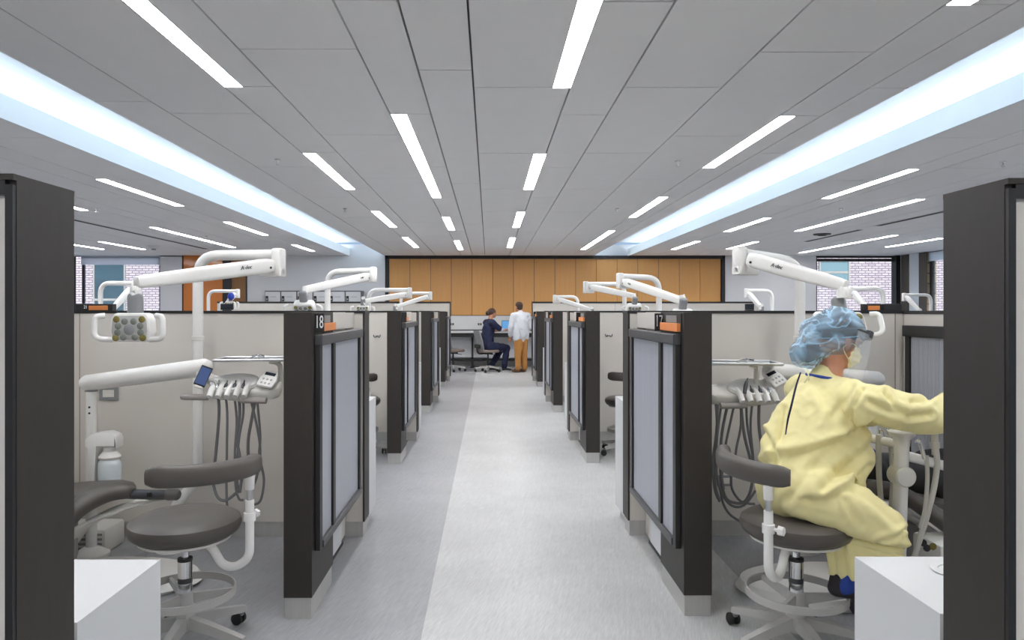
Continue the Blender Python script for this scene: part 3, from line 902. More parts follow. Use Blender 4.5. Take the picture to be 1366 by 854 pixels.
# ------------------------------------------------------------------ dental lamps
def dental_lamp(label, pole, block, arm0, arm1, head, tilt=0.0, pole_r=.031, mark=True, sleeve=None, root=None, yaw=0.0):
    """pole, block: (x, y, z); a bent tube rises and runs level to the block, a parallel arm drops back to the lamp head"""
    P, B, A0, A1, H = Vector(pole), Vector(block), Vector(arm0), Vector(arm1), Vector(head)
    t = thing('dental_lamp', label, 'dental light', (P.x, P.y, 0), 'dental lamps on white poles')
    if root is None:
        low = [(P.x, P.y, .03)]
        MB().lathe((P.x, P.y, 0), [(0, .0), (.11, .0), (.11, .02), (.05, .05), (pole_r, .055), (0, .055)], 24).build('base', M['white'], t)
    else:                                   # the pole swings out of a bracket at the chair's foot
        R = Vector(root)
        low = [(R.x, R.y, .0), (R.x, R.y, R.z), (P.x, P.y, R.z + .16)]
        MB().lathe((R.x, R.y, 0), [(0, .0), (.09, .0), (.09, .03), (.05, .05), (pole_r, .06), (0, .06)], 24).build('base', M['white'], t)
    MB().bend([*low, (P.x, P.y, P.z), (B.x, B.y, B.z)], pole_r, .14).build('pole', M['white'], t)
    MB().lathe((P.x, P.y, 1.27), [(pole_r, 0), (pole_r + .005, .004), (pole_r + .005, .026), (pole_r, .03)], 24).build('collar', M['offwhite'], t)
    dirn = (B - P); dirn.z = 0; dirn.normalize()
    m = Matrix.Translation(B) @ Matrix.Rotation(math.atan2(dirn.y, dirn.x), 4, 'Z')
    b = MB().box(-.015, .05, -.036, .036, -.128, .038, .016, 3)
    b.box(-.10, .05, -.034, .034, -.128, -.075, .01, 2)
    b.xf(m).build('elbow_block', M['white'], t)
    # arm: flat-sided beam, deeper at the spring end
    d = (A1 - A0); L = d.length; d.normalize()
    up = Vector((0, 0, 1)); side = d.cross(up).normalized(); up = side.cross(d)
    rings = []
    for (u, hh, ww) in ((-.012, .018, .018), (.0, .036, .030), (.05, .043, .034), (.5 * L, .041, .033), (L - .05, .033, .030), (L - .008, .029, .027), (L, .018, .016)):
        c = A0 + d * u
        r = []
        for j in range(16):
            a = 2 * PI * (j + .5) / 16
            ca, sa = math.cos(a), math.sin(a)
            r.append(c + side * (ww * abs(ca) ** .45 * (1 if ca > 0 else -1)) + up * (hh * abs(sa) ** .45 * (1 if sa > 0 else -1)))
        rings.append(r)
    arm = MB().loft(rings).build('swing_arm', M['white'], t)
    cam_side = side if side.y < 0 else -side
    MB().cyl(A0 + d * .03 - up * .012 + cam_side * .033, A0 + d * .03 - up * .012 + cam_side * .0365, .007, seg=12).build('screw', M['rubber'], arm)
    if mark:
        xd = d if d.x > 0 else -d
        zu = up
        mm = Matrix((xd, zu, -xd.cross(zu) if False else xd.cross(zu))).transposed().to_4x4()
        mm = Matrix.Translation(A0 + d * .19 + cam_side * .0345 + up * .006) @ mm
        lettering('A·dec', .03, mm, M['mark'], arm, shear=.25)
    # wrist and head
    w_ = MB()
    w_.tube([A1 - d * .02 - up * .02, A1 + Vector((0, 0, -.05)), Vector((H.x, H.y + .03, H.z + .20)), Vector((H.x, H.y + .03, H.z + .15))], [.018, .021, .025, .03], 14, 4)
    w_.build('wrist', M['white'], t)
    mh = Matrix.Translation(H) @ Matrix.Rotation(yaw, 4, 'Z') @ Matrix.Rotation(tilt, 4, 'X')
    nk = MB().box(-.036, .036, .0, .055, .05, .175, .022, 3).xf(mh).build('neck', M['greyplastic'], t)
    hb = MB()
    hb.prism([(-.085, -.065), (-.10, -.02), (-.095, .045), (-.08, .075), (.08, .075), (.095, .045), (.10, -.02), (.085, -.065)], -.03, .05, 'Y', .014)
    hb.xf(mh)
    hd = hb.build('lamp_head', M['white'], t)
    MB().prism([(-.076, -.055), (-.087, -.015), (-.082, .045), (-.07, .062), (.07, .062), (.082, .045), (.087, -.015), (.076, -.055)], -.0355, -.029, 'Y', .002).xf(mh).build('lens_plate', M['greypaint'], hd)
    spots = [(-.062, .044, 1), (-.022, .034, 0), (.022, .034, 0), (.062, .044, 1), (-.054, .012, 0), (.054, .012, 0), (-.056, -.02, 0), (.056, -.02, 0), (-.066, -.046, 1), (-.028, -.042, 0), (.028, -.042, 0), (.066, -.046, 1)]
    for (u, v, o) in spots:
        MB().lathe((u, -.0355, v), [(0, -.004), (.012, -.0035), (.0165, 0), (.0165, .002), (0, .002)], 16, 'Y').xf(mh).build('lens', M['olive'] if o else M['greylens'], hd)
    MB().lathe((0, -.0355, -.006), [(0, -.003), (.024, -.0025), (.027, 0), (.027, .002), (0, .002)], 20, 'Y').xf(mh).build('sensor', M['greyplastic'], hd)
    for q in (-1, 1):
        MB().bend([(q * .125, -.02, .062), (q * .165, -.04, .058), (q * .168, -.04, -.05), (q * .09, -.01, -.055)], .0135, .035, 12).xf(mh).build('handle', M['white'], hd)
    if sleeve:
        MB().ball(H + Vector((.02, -.01, .17)), (.06, .05, .07)).build('blue_cover', M['bluegloss'], t)
    return t

def lamp_px(label, d, pole, block, arm0, arm1, d1, head, **kw):
    dp, db = d
    a, b = at(*pole, dp), at(*block, db)
    dental_lamp(label, a, b, at(*arm0, db - .045), at(*arm1, d1), at(*head, d1 - .02), **kw)

lamp_px('dental lamp over the left front cubicle, its round-cornered head facing us', (4.36, 4.22), (264, 341), (368, 340), (362, 354), (180, 377), 3.55, (177, 438), root=(-1.92, 4.36, .26))
lamp_px('dental lamp over the right front cubicle, behind the bouffant cap', (4.36, 4.22), (1067, 350), (990, 338), (1000, 346), (1130, 382), 3.75, (1128, 436), tilt=-.35)
lamp_px('dental lamp in the second left cubicle, lens row showing over the partition', (7.8, 7.65), (437, 363), (496, 361), (490, 369), (406, 387), 6.4, (406, 413), tilt=.6)
lamp_px('dental lamp in the third left cubicle', (10.9, 10.8), (492, 387), (545, 387), (541, 393), (486, 402), 10.2, (484, 415), mark=False)
lamp_px('dental lamp in the fourth left cubicle, nearest the back wall', (14.3, 14.2), (535, 391.5), (573, 391.5), (570, 396), (529, 409), 13.7, (527, 420), mark=False)
lamp_px('dental lamp in the second right cubicle, the largest before the wood wall', (7.8, 7.65), (879, 371), (829, 369), (833, 376), (914, 403), 6.4, (911, 424), tilt=.3)
lamp_px('dental lamp in the third right cubicle, lens row above the partition', (10.2, 10.1), (833, 379), (783, 379), (788, 383), (846, 395), 9.3, (846, 413), tilt=.6, mark=False)
lamp_px('dental lamp in the fourth right cubicle, lowest before the wood wall', (14.2, 14.1), (771, 396), (741, 396), (744, 399), (788, 413), 13.6, (790, 424), mark=False)
lamp_px('dental lamp of the outer left bay standing before the brick view', (9.6, 9.5), (134, 378), (178, 378), (174, 386), (148, 415), 9.2, (143, 437), mark=False)
lamp_px('dental lamp of the outer left bay with a blue cover by the orange door', (13.4, 13.3), (278, 388.5), (316, 388.5), (313, 392), (298, 412), 13.0, (307, 408), mark=False, sleeve=True)
lamp_px('dental lamp of the outer right bay standing before the brick view', (9.6, 9.5), (1178, 384.5), (1136, 386), (1139, 391), (1156, 412), 9.2, (1160, 432), mark=False)
lamp_px('dental lamp of the outer right bay in front of the brick piers', (14.6, 14.5), (1242, 393.5), (1207, 393.5), (1209, 396), (1226, 414), 14.2, (1229, 426), mark=False)
lamp_px('dental lamp of the outer right bay before the white wall', (12.6, 12.5), (1030, 388), (997, 388), (999, 392), (1014, 409), 12.1, (1017, 422), mark=False)
# ------------------------------------------------------------------ dental stools
def stool(label, loc, rz, base_rot, tilt=0.0, seat_z=.565):
    t = thing('dental_stool', label, 'stool', loc, 'dental stools', rz)
    W = world_of(t)
    def go(mb, name, m, par=None, rot=0.0, **k):
        mb.xf(W @ Matrix.Rotation(rot, 4, 'Z'))
        return mb.build(name, m, par or t, **k)
    h = seat_z
    go(MB().lathe((0, 0, h), [(0, -.088), (.15, -.088), (.195, -.082), (.222, -.062), (.233, -.035), (.226, -.012), (.20, .004), (.14, .010), (.06, .008), (0, .007)], 48), 'seat', M['vinyl'])
    p = MB(); p.lathe((0, 0, h), [(0, -.105), (.06, -.105), (.12, -.10), (.19, -.094), (.192, -.085), (0, -.085)], 36)
    p.lathe((0, 0, h), [(0, -.145), (.028, -.145), (.04, -.125), (.07, -.104), (0, -.104)], 24)
    go(p, 'seat_pan', M['offwhite'])
    lv = MB(); lv.bend([(.03, 0.02, h - .118), (.16, .07, h - .122), (.205, .085, h - .13)], .006, .03, 8)
    go(lv, 'lever', M['greyplastic'], None, 2.2)
    go(MB().cyl((0, 0, h - .15), (0, 0, .385), .017), 'piston', M['chrome'])
    g = MB(); g.lathe((0, 0, 0), [(0, .21), (.0295, .21), (.0295, .378), (.027, .382), (0, .382)], 28)
    gc = go(g, 'gas_column', M['chrome'])
    go(MB().lathe((0, 0, 0), [(.0, .375), (.031, .375), (.031, .388), (0, .39)], 28), 'column_collar', M['rubber'], gc)
    go(MB().lathe((0, 0, 0), [(.02, .282), (.0302, .282), (.0302, .304), (.02, .304)], 28), 'column_band', M['charcoal'], gc)
    hb = MB(); hb.lathe((0, 0, 0), [(0, .075), (.04, .075), (.046, .09), (.04, .15), (.034, .24), (.03, .245), (0, .245)], 28)
    go(hb, 'hub', M['greypaint'])
    # foot ring: a flat band on spokes
    r = .208
    rg = MB(); rg.loft([[Vector((q * math.cos(a), q * math.sin(a), z)) for (q, z) in ((r, .222), (r, .254), (r - .007, .254), (r - .007, .222))] for a in [2 * PI * i / 64 for i in range(64)]], closed=True)
    ring = go(rg, 'foot_ring', M['greypaint'])
    for i in range(3):
        a = base_rot + .5 + 2 * PI * i / 3
        s = MB(); s.prism([(.03, .190), (.03, .236), (r - .004, .246), (r - .004, .226)], -.008, .008, 'Y')
        go(s, 'spoke', M['greypaint'], ring, a)
    for i in range(5):
        a = base_rot + 2 * PI * i / 5
        lg = MB()
        lg.loft([[Vector((x, y * w_, zc + z * hh)) for (y, z) in ((-1, -1), (1, -1), (.8, 1), (-.8, 1))] for (x, w_, hh, zc) in ((.03, .024, .026, .115), (.14, .021, .020, .100), (.275, .017, .015, .076), (.30, .015, .012, .073))])
        leg = go(lg, 'leg', M['greypaint'], None, a)
        ca = MB()
        sw = Matrix.Translation((.285, 0, 0)) @ Matrix.Rotation(.6 + i * 1.3, 4, 'Z')
        ca.cyl((0, 0, .062), (0, 0, .048), .008, seg=10)
        ca.prism([(-.005, .056), (.028, .05), (.042, .034), (.046, .018), (.03, .024), (-.002, .04)], -.012, .012, 'Y', .003)
        ca.xf(sw)
        c = go(ca, 'caster', M['greyplastic'], leg, a)
        # two wheels on the caster fork
        wz = MB(); wz.lathe((.02, 0, .027), [(0, -.026), (.02, -.026), (.027, -.021), (.027, -.008), (0, -.008)], 20, 'Y'); wz.lathe((.02, 0, .027), [(0, .008), (.027, .008), (.027, .021), (.02, .026), (0, .026)], 20, 'Y')
        wz.xf(sw)
        go(wz, 'caster_wheel', M['rubber'], leg, a)
    # torso bar: arm sweeps out from under the seat and up to an arc pad
    pr = .30
    pa = -math.radians(14)
    ux, uy = math.cos(pa), math.sin(pa)
    ab = MB(); ab.bend([(.05 * ux, .05 * uy, h - .105), (.12 * ux, .12 * uy, h - .115), (.175 * ux, .175 * uy, h - .20), (.235 * ux, .235 * uy, h - .205), (pr * ux, pr * uy, h - .16), (pr * ux, pr * uy, h + .085)], .0185, .06, 14)
    arm = go(ab, 'torso_arm', M['white'])
    go(MB().cyl((pr * ux, pr * uy, h + .08), (pr * ux, pr * uy, h + .15), .0135), 'arm_sleeve', M['steel'], arm)
    go(MB().lathe((pr * ux, pr * uy, h), [(0, .13), (.019, .13), (.021, .19), (.0, .19)], 20), 'arm_cap', M['white'], arm)
    go(MB().lathe((pr * ux, pr * uy, h), [(.018, -.005), (.0245, -.003), (.0245, .032), (.018, .034)], 20), 'arm_collar', M['white'], arm)
    kn = MB(); kd = Vector((ux, uy, 0)).cross(Vector((0, 0, 1)))
    k0 = Vector((pr * ux, pr * uy, h + .014))
    kd = -kd
    kn.cyl(k0 + kd * .02, k0 + kd * .04, .008, seg=12); kn.cyl(k0 + kd * .04, k0 + kd * .062, .02, .018, 6)
    go(kn, 'arm_knob', M['white'], arm)
    pad = MB()
    n = 22
    rings = []
    for i in range(n + 1):
        u = i / n
        a = math.radians(2 - 100 * u)
        m_ = min(u, 1 - u)
        e = 1.0 if m_ > .06 else .93 if m_ > .01 else .72
        cx, cy = (pr + .002) * math.cos(a), (pr + .002) * math.sin(a)
        ring = []
        for j in range(16):
            b = 2 * PI * j / 16
            cb, sb = math.cos(b), math.sin(b)
            rad = .030 * abs(cb) ** .7 * (1 if cb > 0 else -1) * e
            zz = .044 * abs(sb) ** .7 * (1 if sb > 0 else -1) * e
            ring.append(Vector((cx + rad * math.cos(a), cy + rad * math.sin(a), h + .228 + zz + .012 * u)))
        rings.append(ring)
    pad.loft(rings)
    go(pad, 'torso_pad', M['vinyl'])
    return t
stool('grey dental stool with torso bar, standing empty in the left front cubicle', (-1.308, 3.10, 0), math.radians(4), math.radians(-22))
stool_r = stool('grey dental stool under the person in the yellow gown', (1.324, 3.10, 0), math.radians(241), math.radians(-157 - 241))
dup(stool_r, (-1.34, 7.36, 0), 'grey dental stool in the second left cubicle, half hidden by the partition', math.radians(-45))
dup(stool_r, (1.42, 7.36, 0), 'grey dental stool in the second right cubicle, half hidden by the partition', math.radians(-40))

# ------------------------------------------------------------------ dental delivery units
def delivery(label, s, head, dy, post, arm_end, bottle=None, phone=False, hoses=(), tray=None, padx=None, tpx=None):
    """instrument head on a thick white arm; coordinates of head are the middle of its oval top"""
    H = Vector(head)
    t = thing('delivery_unit', label, 'dental unit', (post[0], post[1], 0), 'dental delivery units')
    px_, py_, pz_ = post
    po = MB(); po.cyl((px_, py_, .03), (px_, py_, pz_), .031)
    po.lathe((px_, py_, 0), [(0, 0), (.10, 0), (.10, .02), (.04, .06), (.031, .062), (0, .062)], 24)
    post_o = po.build('post', M['white'], t)
    for zz in (.10, .135):
        MB().cyl((px_ + .005, py_ - .0305, pz_ - zz), (px_ + .005, py_ - .034, pz_ - zz), .006, seg=10).build('screw', M['rubber'], post_o)
    a0, a1 = Vector(arm_end[0]), Vector(arm_end[1])
    d = (a1 - a0).normalized()
    ar = MB(); ar.tube([a0 - d * .028, a0 - d * .024, a0, a0 + (a1 - a0) * .5, a1, a1 + d * .022, a1 + d * .028], [.02, .036, .047, .049, .049, .038, .022], 24, sub=1)
    ar.build('arm', M['white'], t)
    cl = MB(); cl.cyl((px_, py_, pz_ - .01), (px_, py_, pz_ + .03), .036, .036); cl.build('arm_joint', M['greyplastic'], t)
    # arm tip to head
    lk = MB(); lk.tube([a1 - Vector((0, 0, .01)), a1 + Vector((0, -.02, -.05)), H + Vector((-s * .02, .11, -.045))], [.03, .03, .03], 14)
    lk.build('link', M['offwhite'], t)
    T = Matrix.Translation(H) @ Matrix.Rotation(.34, 4, 'X')
    S = Matrix.Diagonal((-s, 1, 1, 1))          # s=-1: body extends to +x; s=+1: mirrored
    bd = MB()
    bd.prism([(-.13, -.05), (-.14, .02), (-.08, .11), (.16, .11), (.245, .07), (.25, -.02), (.22, -.055), (.05, -.065)], -.075, -.012, 'Z', .016)
    bd.xf(T @ S).build('body', M['offwhite'], t)
    tp = MB(); tp.lathe((0, .015, 0), [(0, -.02), (.125, -.02), (.134, -.006), (.130, .010), (.112, .013), (.095, .006), (0, .004)], 40, sx=1.0, sy=.78)
    tp.xf(T @ S)
    top = tp.build('instrument_tray', M['white'], t)
    for i in range(5):
        x = -.092 + i * .046
        lb = MB(); lb.tube([(x, -.02, .004), (x, -.075, .0), (x - .002, -.118, -.022)], [.018, .0215, .0185], 14, 4, flat=.75)
        lb.xf(T @ S).build('holder', M['white'], top)
    for i in range(4):
        x = -.069 + i * .046
        ins = MB()
        if s > 0 and i == 3:
            ins.tube([(x, -.075, .01), (x - .012, -.045, .04), (x - .02, -.03, .06)], [.010, .011, .007], 12, 3)
        else:
            ins.tube([(x, -.07, .004), (x, -.05, .014), (x, -.038, .02)], [.010, .010, .006], 12, 3)
        ins.cyl((x, -.04, .018) if not (s > 0 and i == 3) else (x - .019, -.032, .058), (x + .002, -.028, .034) if not (s > 0 and i == 3) else (x - .026, -.025, .078), .005, .003, 8)
        ins.xf(T @ S).build('handpiece', M['charcoal'] if i in (1, 3, 2) else M['chrome'], t)
    pd = MB(); pd.prism([(-.045, -.055), (-.05, .0), (-.03, .055), (.03, .055), (.05, .0), (.045, -.055)], -.012, .012, 'Z', .008)
    Tp = T @ Matrix.Translation((padx, -.01, .03) if s < 0 else (padx, .03, .05)) @ Matrix.Rotation(.45, 4, 'X') @ Matrix.Rotation(-.25 if s < 0 else .5, 4, 'Z')
    pad = pd.xf(Tp).build('touchpad', M['white'], t)
    MB().box(-.03, .03, .018, .038, .0115, .0135).xf(Tp).build('display', M['display'], pad)
    for row in range(2):
        for col in range(3):
            MB().lathe((-.022 + col * .022, -.035 + row * .026, .0122), [(0, 0), (.007, 0), (.006, .0012), (0, .0013)], 12).xf(Tp).build('button', M['greypaint'], pad)
    for (x0, x1, yy) in ((-.27, -.125, -.06), (.06, .20, -.10)):
        hd = MB(); hd.tube([(x0, yy, -.052), (x0 + .02, yy, -.05), (x1, yy, -.052)], [.010, .015, .016], 14, 3, flat=1.4)
        hd.xf(T @ S).build('handle', M['vinyl2'], t)
    # tray table over the head
    if tray:
        c = Vector(tray); wx, wy = .185, .125
        R = Matrix.Translation(c) @ Matrix.Rotation(-s * .12, 4, 'Z')
        ty = MB()
        ty.prism([(-wx, -wy), (wx, -wy), (wx, wy), (-wx, wy)], -.004, 0, 'Z', .0015)
        for (a, b) in (((-wx, -wy), (wx, -wy)), ((wx, -wy), (wx, wy)), ((wx, wy), (-wx, wy)), ((-wx, wy), (-wx, -wy))):
            ty.cyl((a[0], a[1], .006), (b[0], b[1], .006), .007, seg=10)
        tt = ty.xf(R).build('instrument_table', M['steel'], t)
        k = MB(); k.tube([(-.02, .03, .0), (.0, .0, .02), (.02, -.02, .026)], .006, 8, 3); k.tube([(.03, .03, .0), (.03, .0, .022), (.06, -.02, .018)], .008, 8, 3)
        k.xf(R).build('clip', M['chrome'], tt)
        k = MB()
        k.bend([(c.x + tpx * .6, c.y, c.z - .008), (c.x + tpx, c.y, c.z - .02), (c.x + tpx, c.y + .01, H.z - .03), (H.x + (.2 if s < 0 else .1), H.y + .03, H.z - .045)], .014, .03, 12)
        k.build('table_post', M['offwhite'], t)
    if bottle:
        bx, by, bz = bottle
        br = MB(); br.prism([(px_ - .0, 0), (px_ + .0, .055), (px_ + .05, .085), (bx, .095), (bx + .055, .075), (bx + .062, .045), (bx + .058, .0), (bx + .05, -.004), (bx + .05, .02), (px_ + .06, .02), (px_ + .055, -.3), (px_ + .03, -.3), (px_ + .03, 0)], by - .045, by + .045, 'Y', .008)
        br.xf(Matrix.Translation((0, 0, bz))).build('bottle_bracket', M['white'], t)
        bo = MB(); bo.lathe((bx, by, bz), [(0, -.30), (.058, -.30), (.064, -.29), (.064, -.10), (.06, -.082), (.045, -.066), (0, -.066)], 28)
        b = bo.build('water_bottle', M['bottle'], t)
        MB().lathe((bx, by, bz), [(0, -.066), (.056, -.068), (.062, -.055), (.05, -.04), (.036, -.025), (.036, -.0), (0, 0)], 28).build('bottle_cap', M['white'], b)
    for i, hpts in enumerate(hoses):
        P = [at(*p) if len(p) == 3 else at(p[0], p[1], dy) for p in hpts]
        MB().tube(P, .0068 if i % 3 else .0085, 8, 5).build('hose', M['hose'], t)
    return t

def hz(ox, oy, sc, lists):
    return [[(ox + a / sc, oy + b / sc) for a, b in l] for l in lists]
HL = hz(250, 520, 5.02, [
    [(198, -10), (212, 150), (190, 430), (172, 600), (200, 715), (255, 742), (330, 690)], [(248, -10), (266, 150), (264, 400), (262, 700), (270, 800)],
    [(305, -10), (330, 200), (318, 420), (322, 640), (345, 730), (375, 738)], [(340, -10), (350, 160), (332, 320), (350, 450), (365, 560), (350, 690)],
    [(365, -10), (375, 150), (345, 330), (330, 560), (345, 690)], [(412, 20), (460, 220), (487, 400), (470, 560), (425, 690)],
    [(462, 20), (430, 200), (408, 330), (410, 460), (440, 560)], [(462, 20), (487, 300), (482, 440), (512, 600), (492, 735), (450, 768), (415, 750)]])
HR = hz(940, 510, 4.49, [
    [(65, 80), (75, 250), (68, 420), (62, 600), (90, 710)], [(80, 80), (70, 300), (48, 480), (60, 640), (90, 715)],
    [(108, 80), (75, 330), (70, 520), (95, 650), (160, 738), (235, 738), (305, 650)], [(150, 80), (105, 300), (95, 500), (120, 680), (190, 725), (250, 705), (285, 600), (285, 440)],
    [(192, 70), (150, 260), (118, 420), (105, 560), (115, 640)], [(210, 70), (218, 250), (190, 400), (180, 520)], [(212, 70), (235, 300), (272, 455), (290, 540)],
    [(250, 70), (255, 250), (290, 455), (300, 560)], [(292, 70), (275, 260), (290, 455), (282, 560)], [(328, 70), (325, 250), (342, 400), (340, 520)],
    [(160, 540), (165, 640), (220, 715), (300, 730)], [(85, 600), (110, 720), (150, 790), (215, 835)]])
p0 = at(122, 520, 4.25)
delivery('dental delivery unit in the left front cubicle, with a phone clipped on it', -1, at(312, 512, 3.92), 3.90, (p0.x, 4.25, p0.z), (at(116, 511, 4.24), at(274, 490, 4.02)),
         bottle=(at(150, 590, 4.25).x, 4.22, at(150, 595, 4.25).z), hoses=HL, tray=at(338, 480, 4.0), padx=.195, tpx=.15)
p1 = at(1240, 505, 4.3)
delivery('dental delivery unit in the right front cubicle, beside the person in the yellow gown', 1, at(1000, 519, 3.95) + Vector((.015, 0, 0)), 3.93, (at(1164, 505, 4.3).x, 4.3, at(1164, 519, 4.25).z), (at(1170, 506, 4.29), at(1026, 496, 4.05)),
         hoses=HR, tray=at(990, 485, 4.0), padx=.125, tpx=.08)

# phone in a clip on the left unit
pc = at(271, 502, 3.86)
T = Matrix.Translation(pc) @ Matrix.Rotation(.42, 4, 'Y') @ Matrix.Rotation(.28, 4, 'Z') @ Matrix.Rotation(-.42, 4, 'X')
t = thing('phone', 'dark phone with blue lit screen standing on the left delivery unit', 'phone', tuple(pc))
MB().box(-.030, .030, -.005, .005, -.056, .056, .004).xf(T).build('case', M['rubber'], t)
MB().box(-.0265, .0265, -.0062, -.0052, -.047, .047).xf(T).build('screen', M['phone'], t, smooth=False)
t = thing('phone_holder', 'small white clip holding the phone on the left delivery unit', 'phone holder', tuple(pc + Vector((.02, .0, -.07))))
k = MB(); k.box(-.02, .02, -.014, .012, -.068, -.0565, .003); k.xf(T).build('cradle', M['white'], t)
MB().tube([T @ Vector((.026, .016, -.01)), pc + Vector((.06, .01, -.03)), pc + Vector((.08, .0, -.075))], .009, 10, 4).build('stem', M['greypaint'], t)

# ------------------------------------------------------------------ dental chairs
def chair_left():
    t = thing('dental_chair', 'grey reclined dental chair in the left front cubicle, mostly behind the tall partition', 'dental chair', (-2.15, 3.85, 0), 'dental chairs')
    def sec(x, yc, hw, zc, th):
        r = []
        for j in range(20):
            a = 2 * PI * j / 20
            ca, sa = math.cos(a), math.sin(a)
            r.append(Vector((x, yc + hw * abs(ca) ** .5 * (1 if ca > 0 else -1), zc + th * abs(sa) ** .6 * (1 if sa > 0 else -1))))
        return r
    p = MB().loft([sec(-2.63, 3.86, .20, .40, .04), sec(-2.58, 3.86, .24, .40, .055), sec(-2.4, 3.86, .25, .43, .052), sec(-2.25, 3.87, .22, .455, .045), sec(-2.05, 3.89, .16, .475, .04), sec(-1.97, 3.90, .10, .478, .032), sec(-1.94, 3.90, .06, .478, .02), sec(-1.93, 3.90, .03, .478, .008)])
    p.build('back_cushion', M['vinyl'], t)
    r = MB(); r.tube([at(72, 712, 3.54), at(98, 683, 3.58), at(122, 667, 3.66), at(148, 658, 3.74), at(172, 656, 3.78), at(178, 657, 3.78)], [.048, .05, .048, .042, .036, .02], 18, 5)
    r.build('side_bolster', M['vinyl'], t)
    h = MB(); h.tube([at(170, 659, 3.79), at(200, 660, 3.79), at(224, 660, 3.79)], [.026, .026, .025], 16, 3); hb = h.build('headrest_bar', M['charcoal'], t)
    MB().tube([at(222, 660, 3.79), at(226, 660, 3.79), at(236, 660, 3.79), at(240, 660, 3.79)], [.027, .031, .03, .018], 16, 2).build('headrest_knob', M['vinyl'], hb)
    MB().box(-.012, .012, -.004, .004, -.012, .012, .002).xf(Matrix.Translation(at(199, 660, 3.758))).build('clip', M['rubber'], hb)
    sh = MB()
    rr = []
    for (px, py, hw, th) in ((78, 735, .22, .03), (98, 710, .21, .025), (140, 686, .18, .02), (180, 672, .12, .014), (215, 664, .07, .01), (236, 662, .03, .006)):
        c = at(px, py, 3.86)
        rr.append([Vector((c.x, c.y + hw * math.cos(2 * PI * j / 14), c.z + th * math.sin(2 * PI * j / 14))) for j in range(14)])
    sh.loft(rr).build('shell', M['offwhite'], t)
    b = MB(); b.lathe((-2.05, 3.83, 0), [(0, 0), (.26, 0), (.275, .02), (.26, .055), (.20, .075), (0, .085)], 40, sx=1.9, sy=1.0)
    b.build('base_plate', M['white'], t)
    MB().box(-2.55, -2.25, 3.72, 3.98, .07, .37, .05, 3).build('lift_column', M['greypaint'], t)
chair_left()
t = thing('floor_box', 'ribbed pale utility box on the floor at the left cubicle wall', 'utility box', (-2.42, 4.38, 0))
MB().box(-2.62, -2.28, 4.28, 4.52, 0, .15, .02, 2).build('housing', M['offwhite'], t)
for i in range(4):
    MB().box(-2.44, -2.30, 4.272, 4.2795, .03 + i * .028, .042 + i * .028).build('vent_rib', M['greyplastic'], t, smooth=False)
t = thing('foot_control', 'round grey foot control on the floor beside the left chair', 'foot control', (-2.12, 4.225, 0))
MB().lathe((-2.12, 4.225, 0), [(0, 0), (.10, 0), (.105, .012), (.09, .035), (0, .042)], 28).build('disc', M['greyplastic'], t)
MB().tube([(-2.13, 4.31, .014), (-2.15, 4.4, .008), (-2.10, 4.5, .008)], .007, 8, 5).build('cord', M['hose'], t)

def chair_right():
    t = thing('dental_chair', 'grey dental chair with curved rim behind the yellow gown, mostly behind the tall partition', 'dental chair', (2.2, 3.7, 0), 'dental chairs')
    rim = [at(1140, 648, 3.62), at(1160, 650, 3.60), at(1186, 654, 3.56), at(1215, 666, 3.5), at(1245, 686, 3.42), at(1275, 706, 3.36), at(1320, 722, 3.36)]
    MB().tube(rim, [.03, .04, .04, .04, .042, .042, .03], 18, 5).build('side_bolster', M['vinyl'], t)
    def sec(x, yc, hw, zc, th):
        return [Vector((x, yc + hw * abs(math.cos(a)) ** .5 * (1 if math.cos(a) > 0 else -1), zc + th * abs(math.sin(a)) ** .6 * (1 if math.sin(a) > 0 else -1))) for a in [2 * PI * j / 20 for j in range(20)]]
    MB().loft([sec(1.84, 3.82, .14, .54, .035), sec(2.0, 3.84, .24, .52, .045), sec(2.3, 3.82, .30, .46, .05), sec(2.6, 3.82, .30, .42, .05)]).build('back_cushion', M['vinyl'], t)
    rr = []
    for (px, py, th) in ((1150, 660, .012), (1190, 674, .02), (1225, 694, .028), (1262, 720, .03), (1300, 735, .03)):
        c = at(px, py, 3.58)
        rr.append([Vector((c.x, c.y + .12 * math.cos(2 * PI * j / 14) + .02, c.z + th * math.sin(2 * PI * j / 14))) for j in range(14)])
    MB().loft(rr).build('shell', M['offwhite'], t)
    MB().lathe((1.78, 3.72, 0), [(0, 0), (.27, 0), (.285, .02), (.27, .06), (.2, .085), (0, .095)], 40, sx=1.75, sy=1.0).build('base_plate', M['white'], t)
    MB().box(1.95, 2.3, 3.62, 3.9, .08, .38, .05, 3).build('lift_column', M['greypaint'], t)
    cb = MB().box(2.02, 2.36, 3.22, 3.44, .16, .40, .02, 2).build('connector_box', M['white'], t)
    for (px, py, m) in ((1236, 731, 'rubber'), (1244, 729, 'olive'), (1231, 724, 'rubber')):
        c = at(px, py, 3.22)
        MB().cyl((c.x, 3.215, c.z), (c.x, 3.2195, c.z), .016, seg=14).build('connector', M[m], cb)
chair_right()
def bump(co):
    return .018 * (noise.noise(co * 6) + .5 * noise.noise(co * 14))
o = blob('black_drape', [[(at(1185, 630, 3.75), .10), (at(1240, 645, 3.72), .13), (at(1300, 670, 3.7), .14)], [(at(1230, 612, 3.8), .05), (at(1275, 610, 3.8), .06)]], [(at(1165, 632, 3.7), (.07, .09, .08))], M['cloth'], None, .014, 3, bump)
tag(o, 'crumpled black cloth lying on the right dental chair', 'cloth')
o = blob('blue_wrap', [[(at(1152, 592, 3.62), .022), (at(1160, 604, 3.62), .028), (at(1164, 618, 3.63), .02)]], [(at(1157, 612, 3.62), (.03, .03, .03))], M['bluegloss'], None, .006, 1, lambda c: .008 * noise.noise(c * 40))
tag(o, 'crumpled blue plastic film beside the white post', 'plastic film')

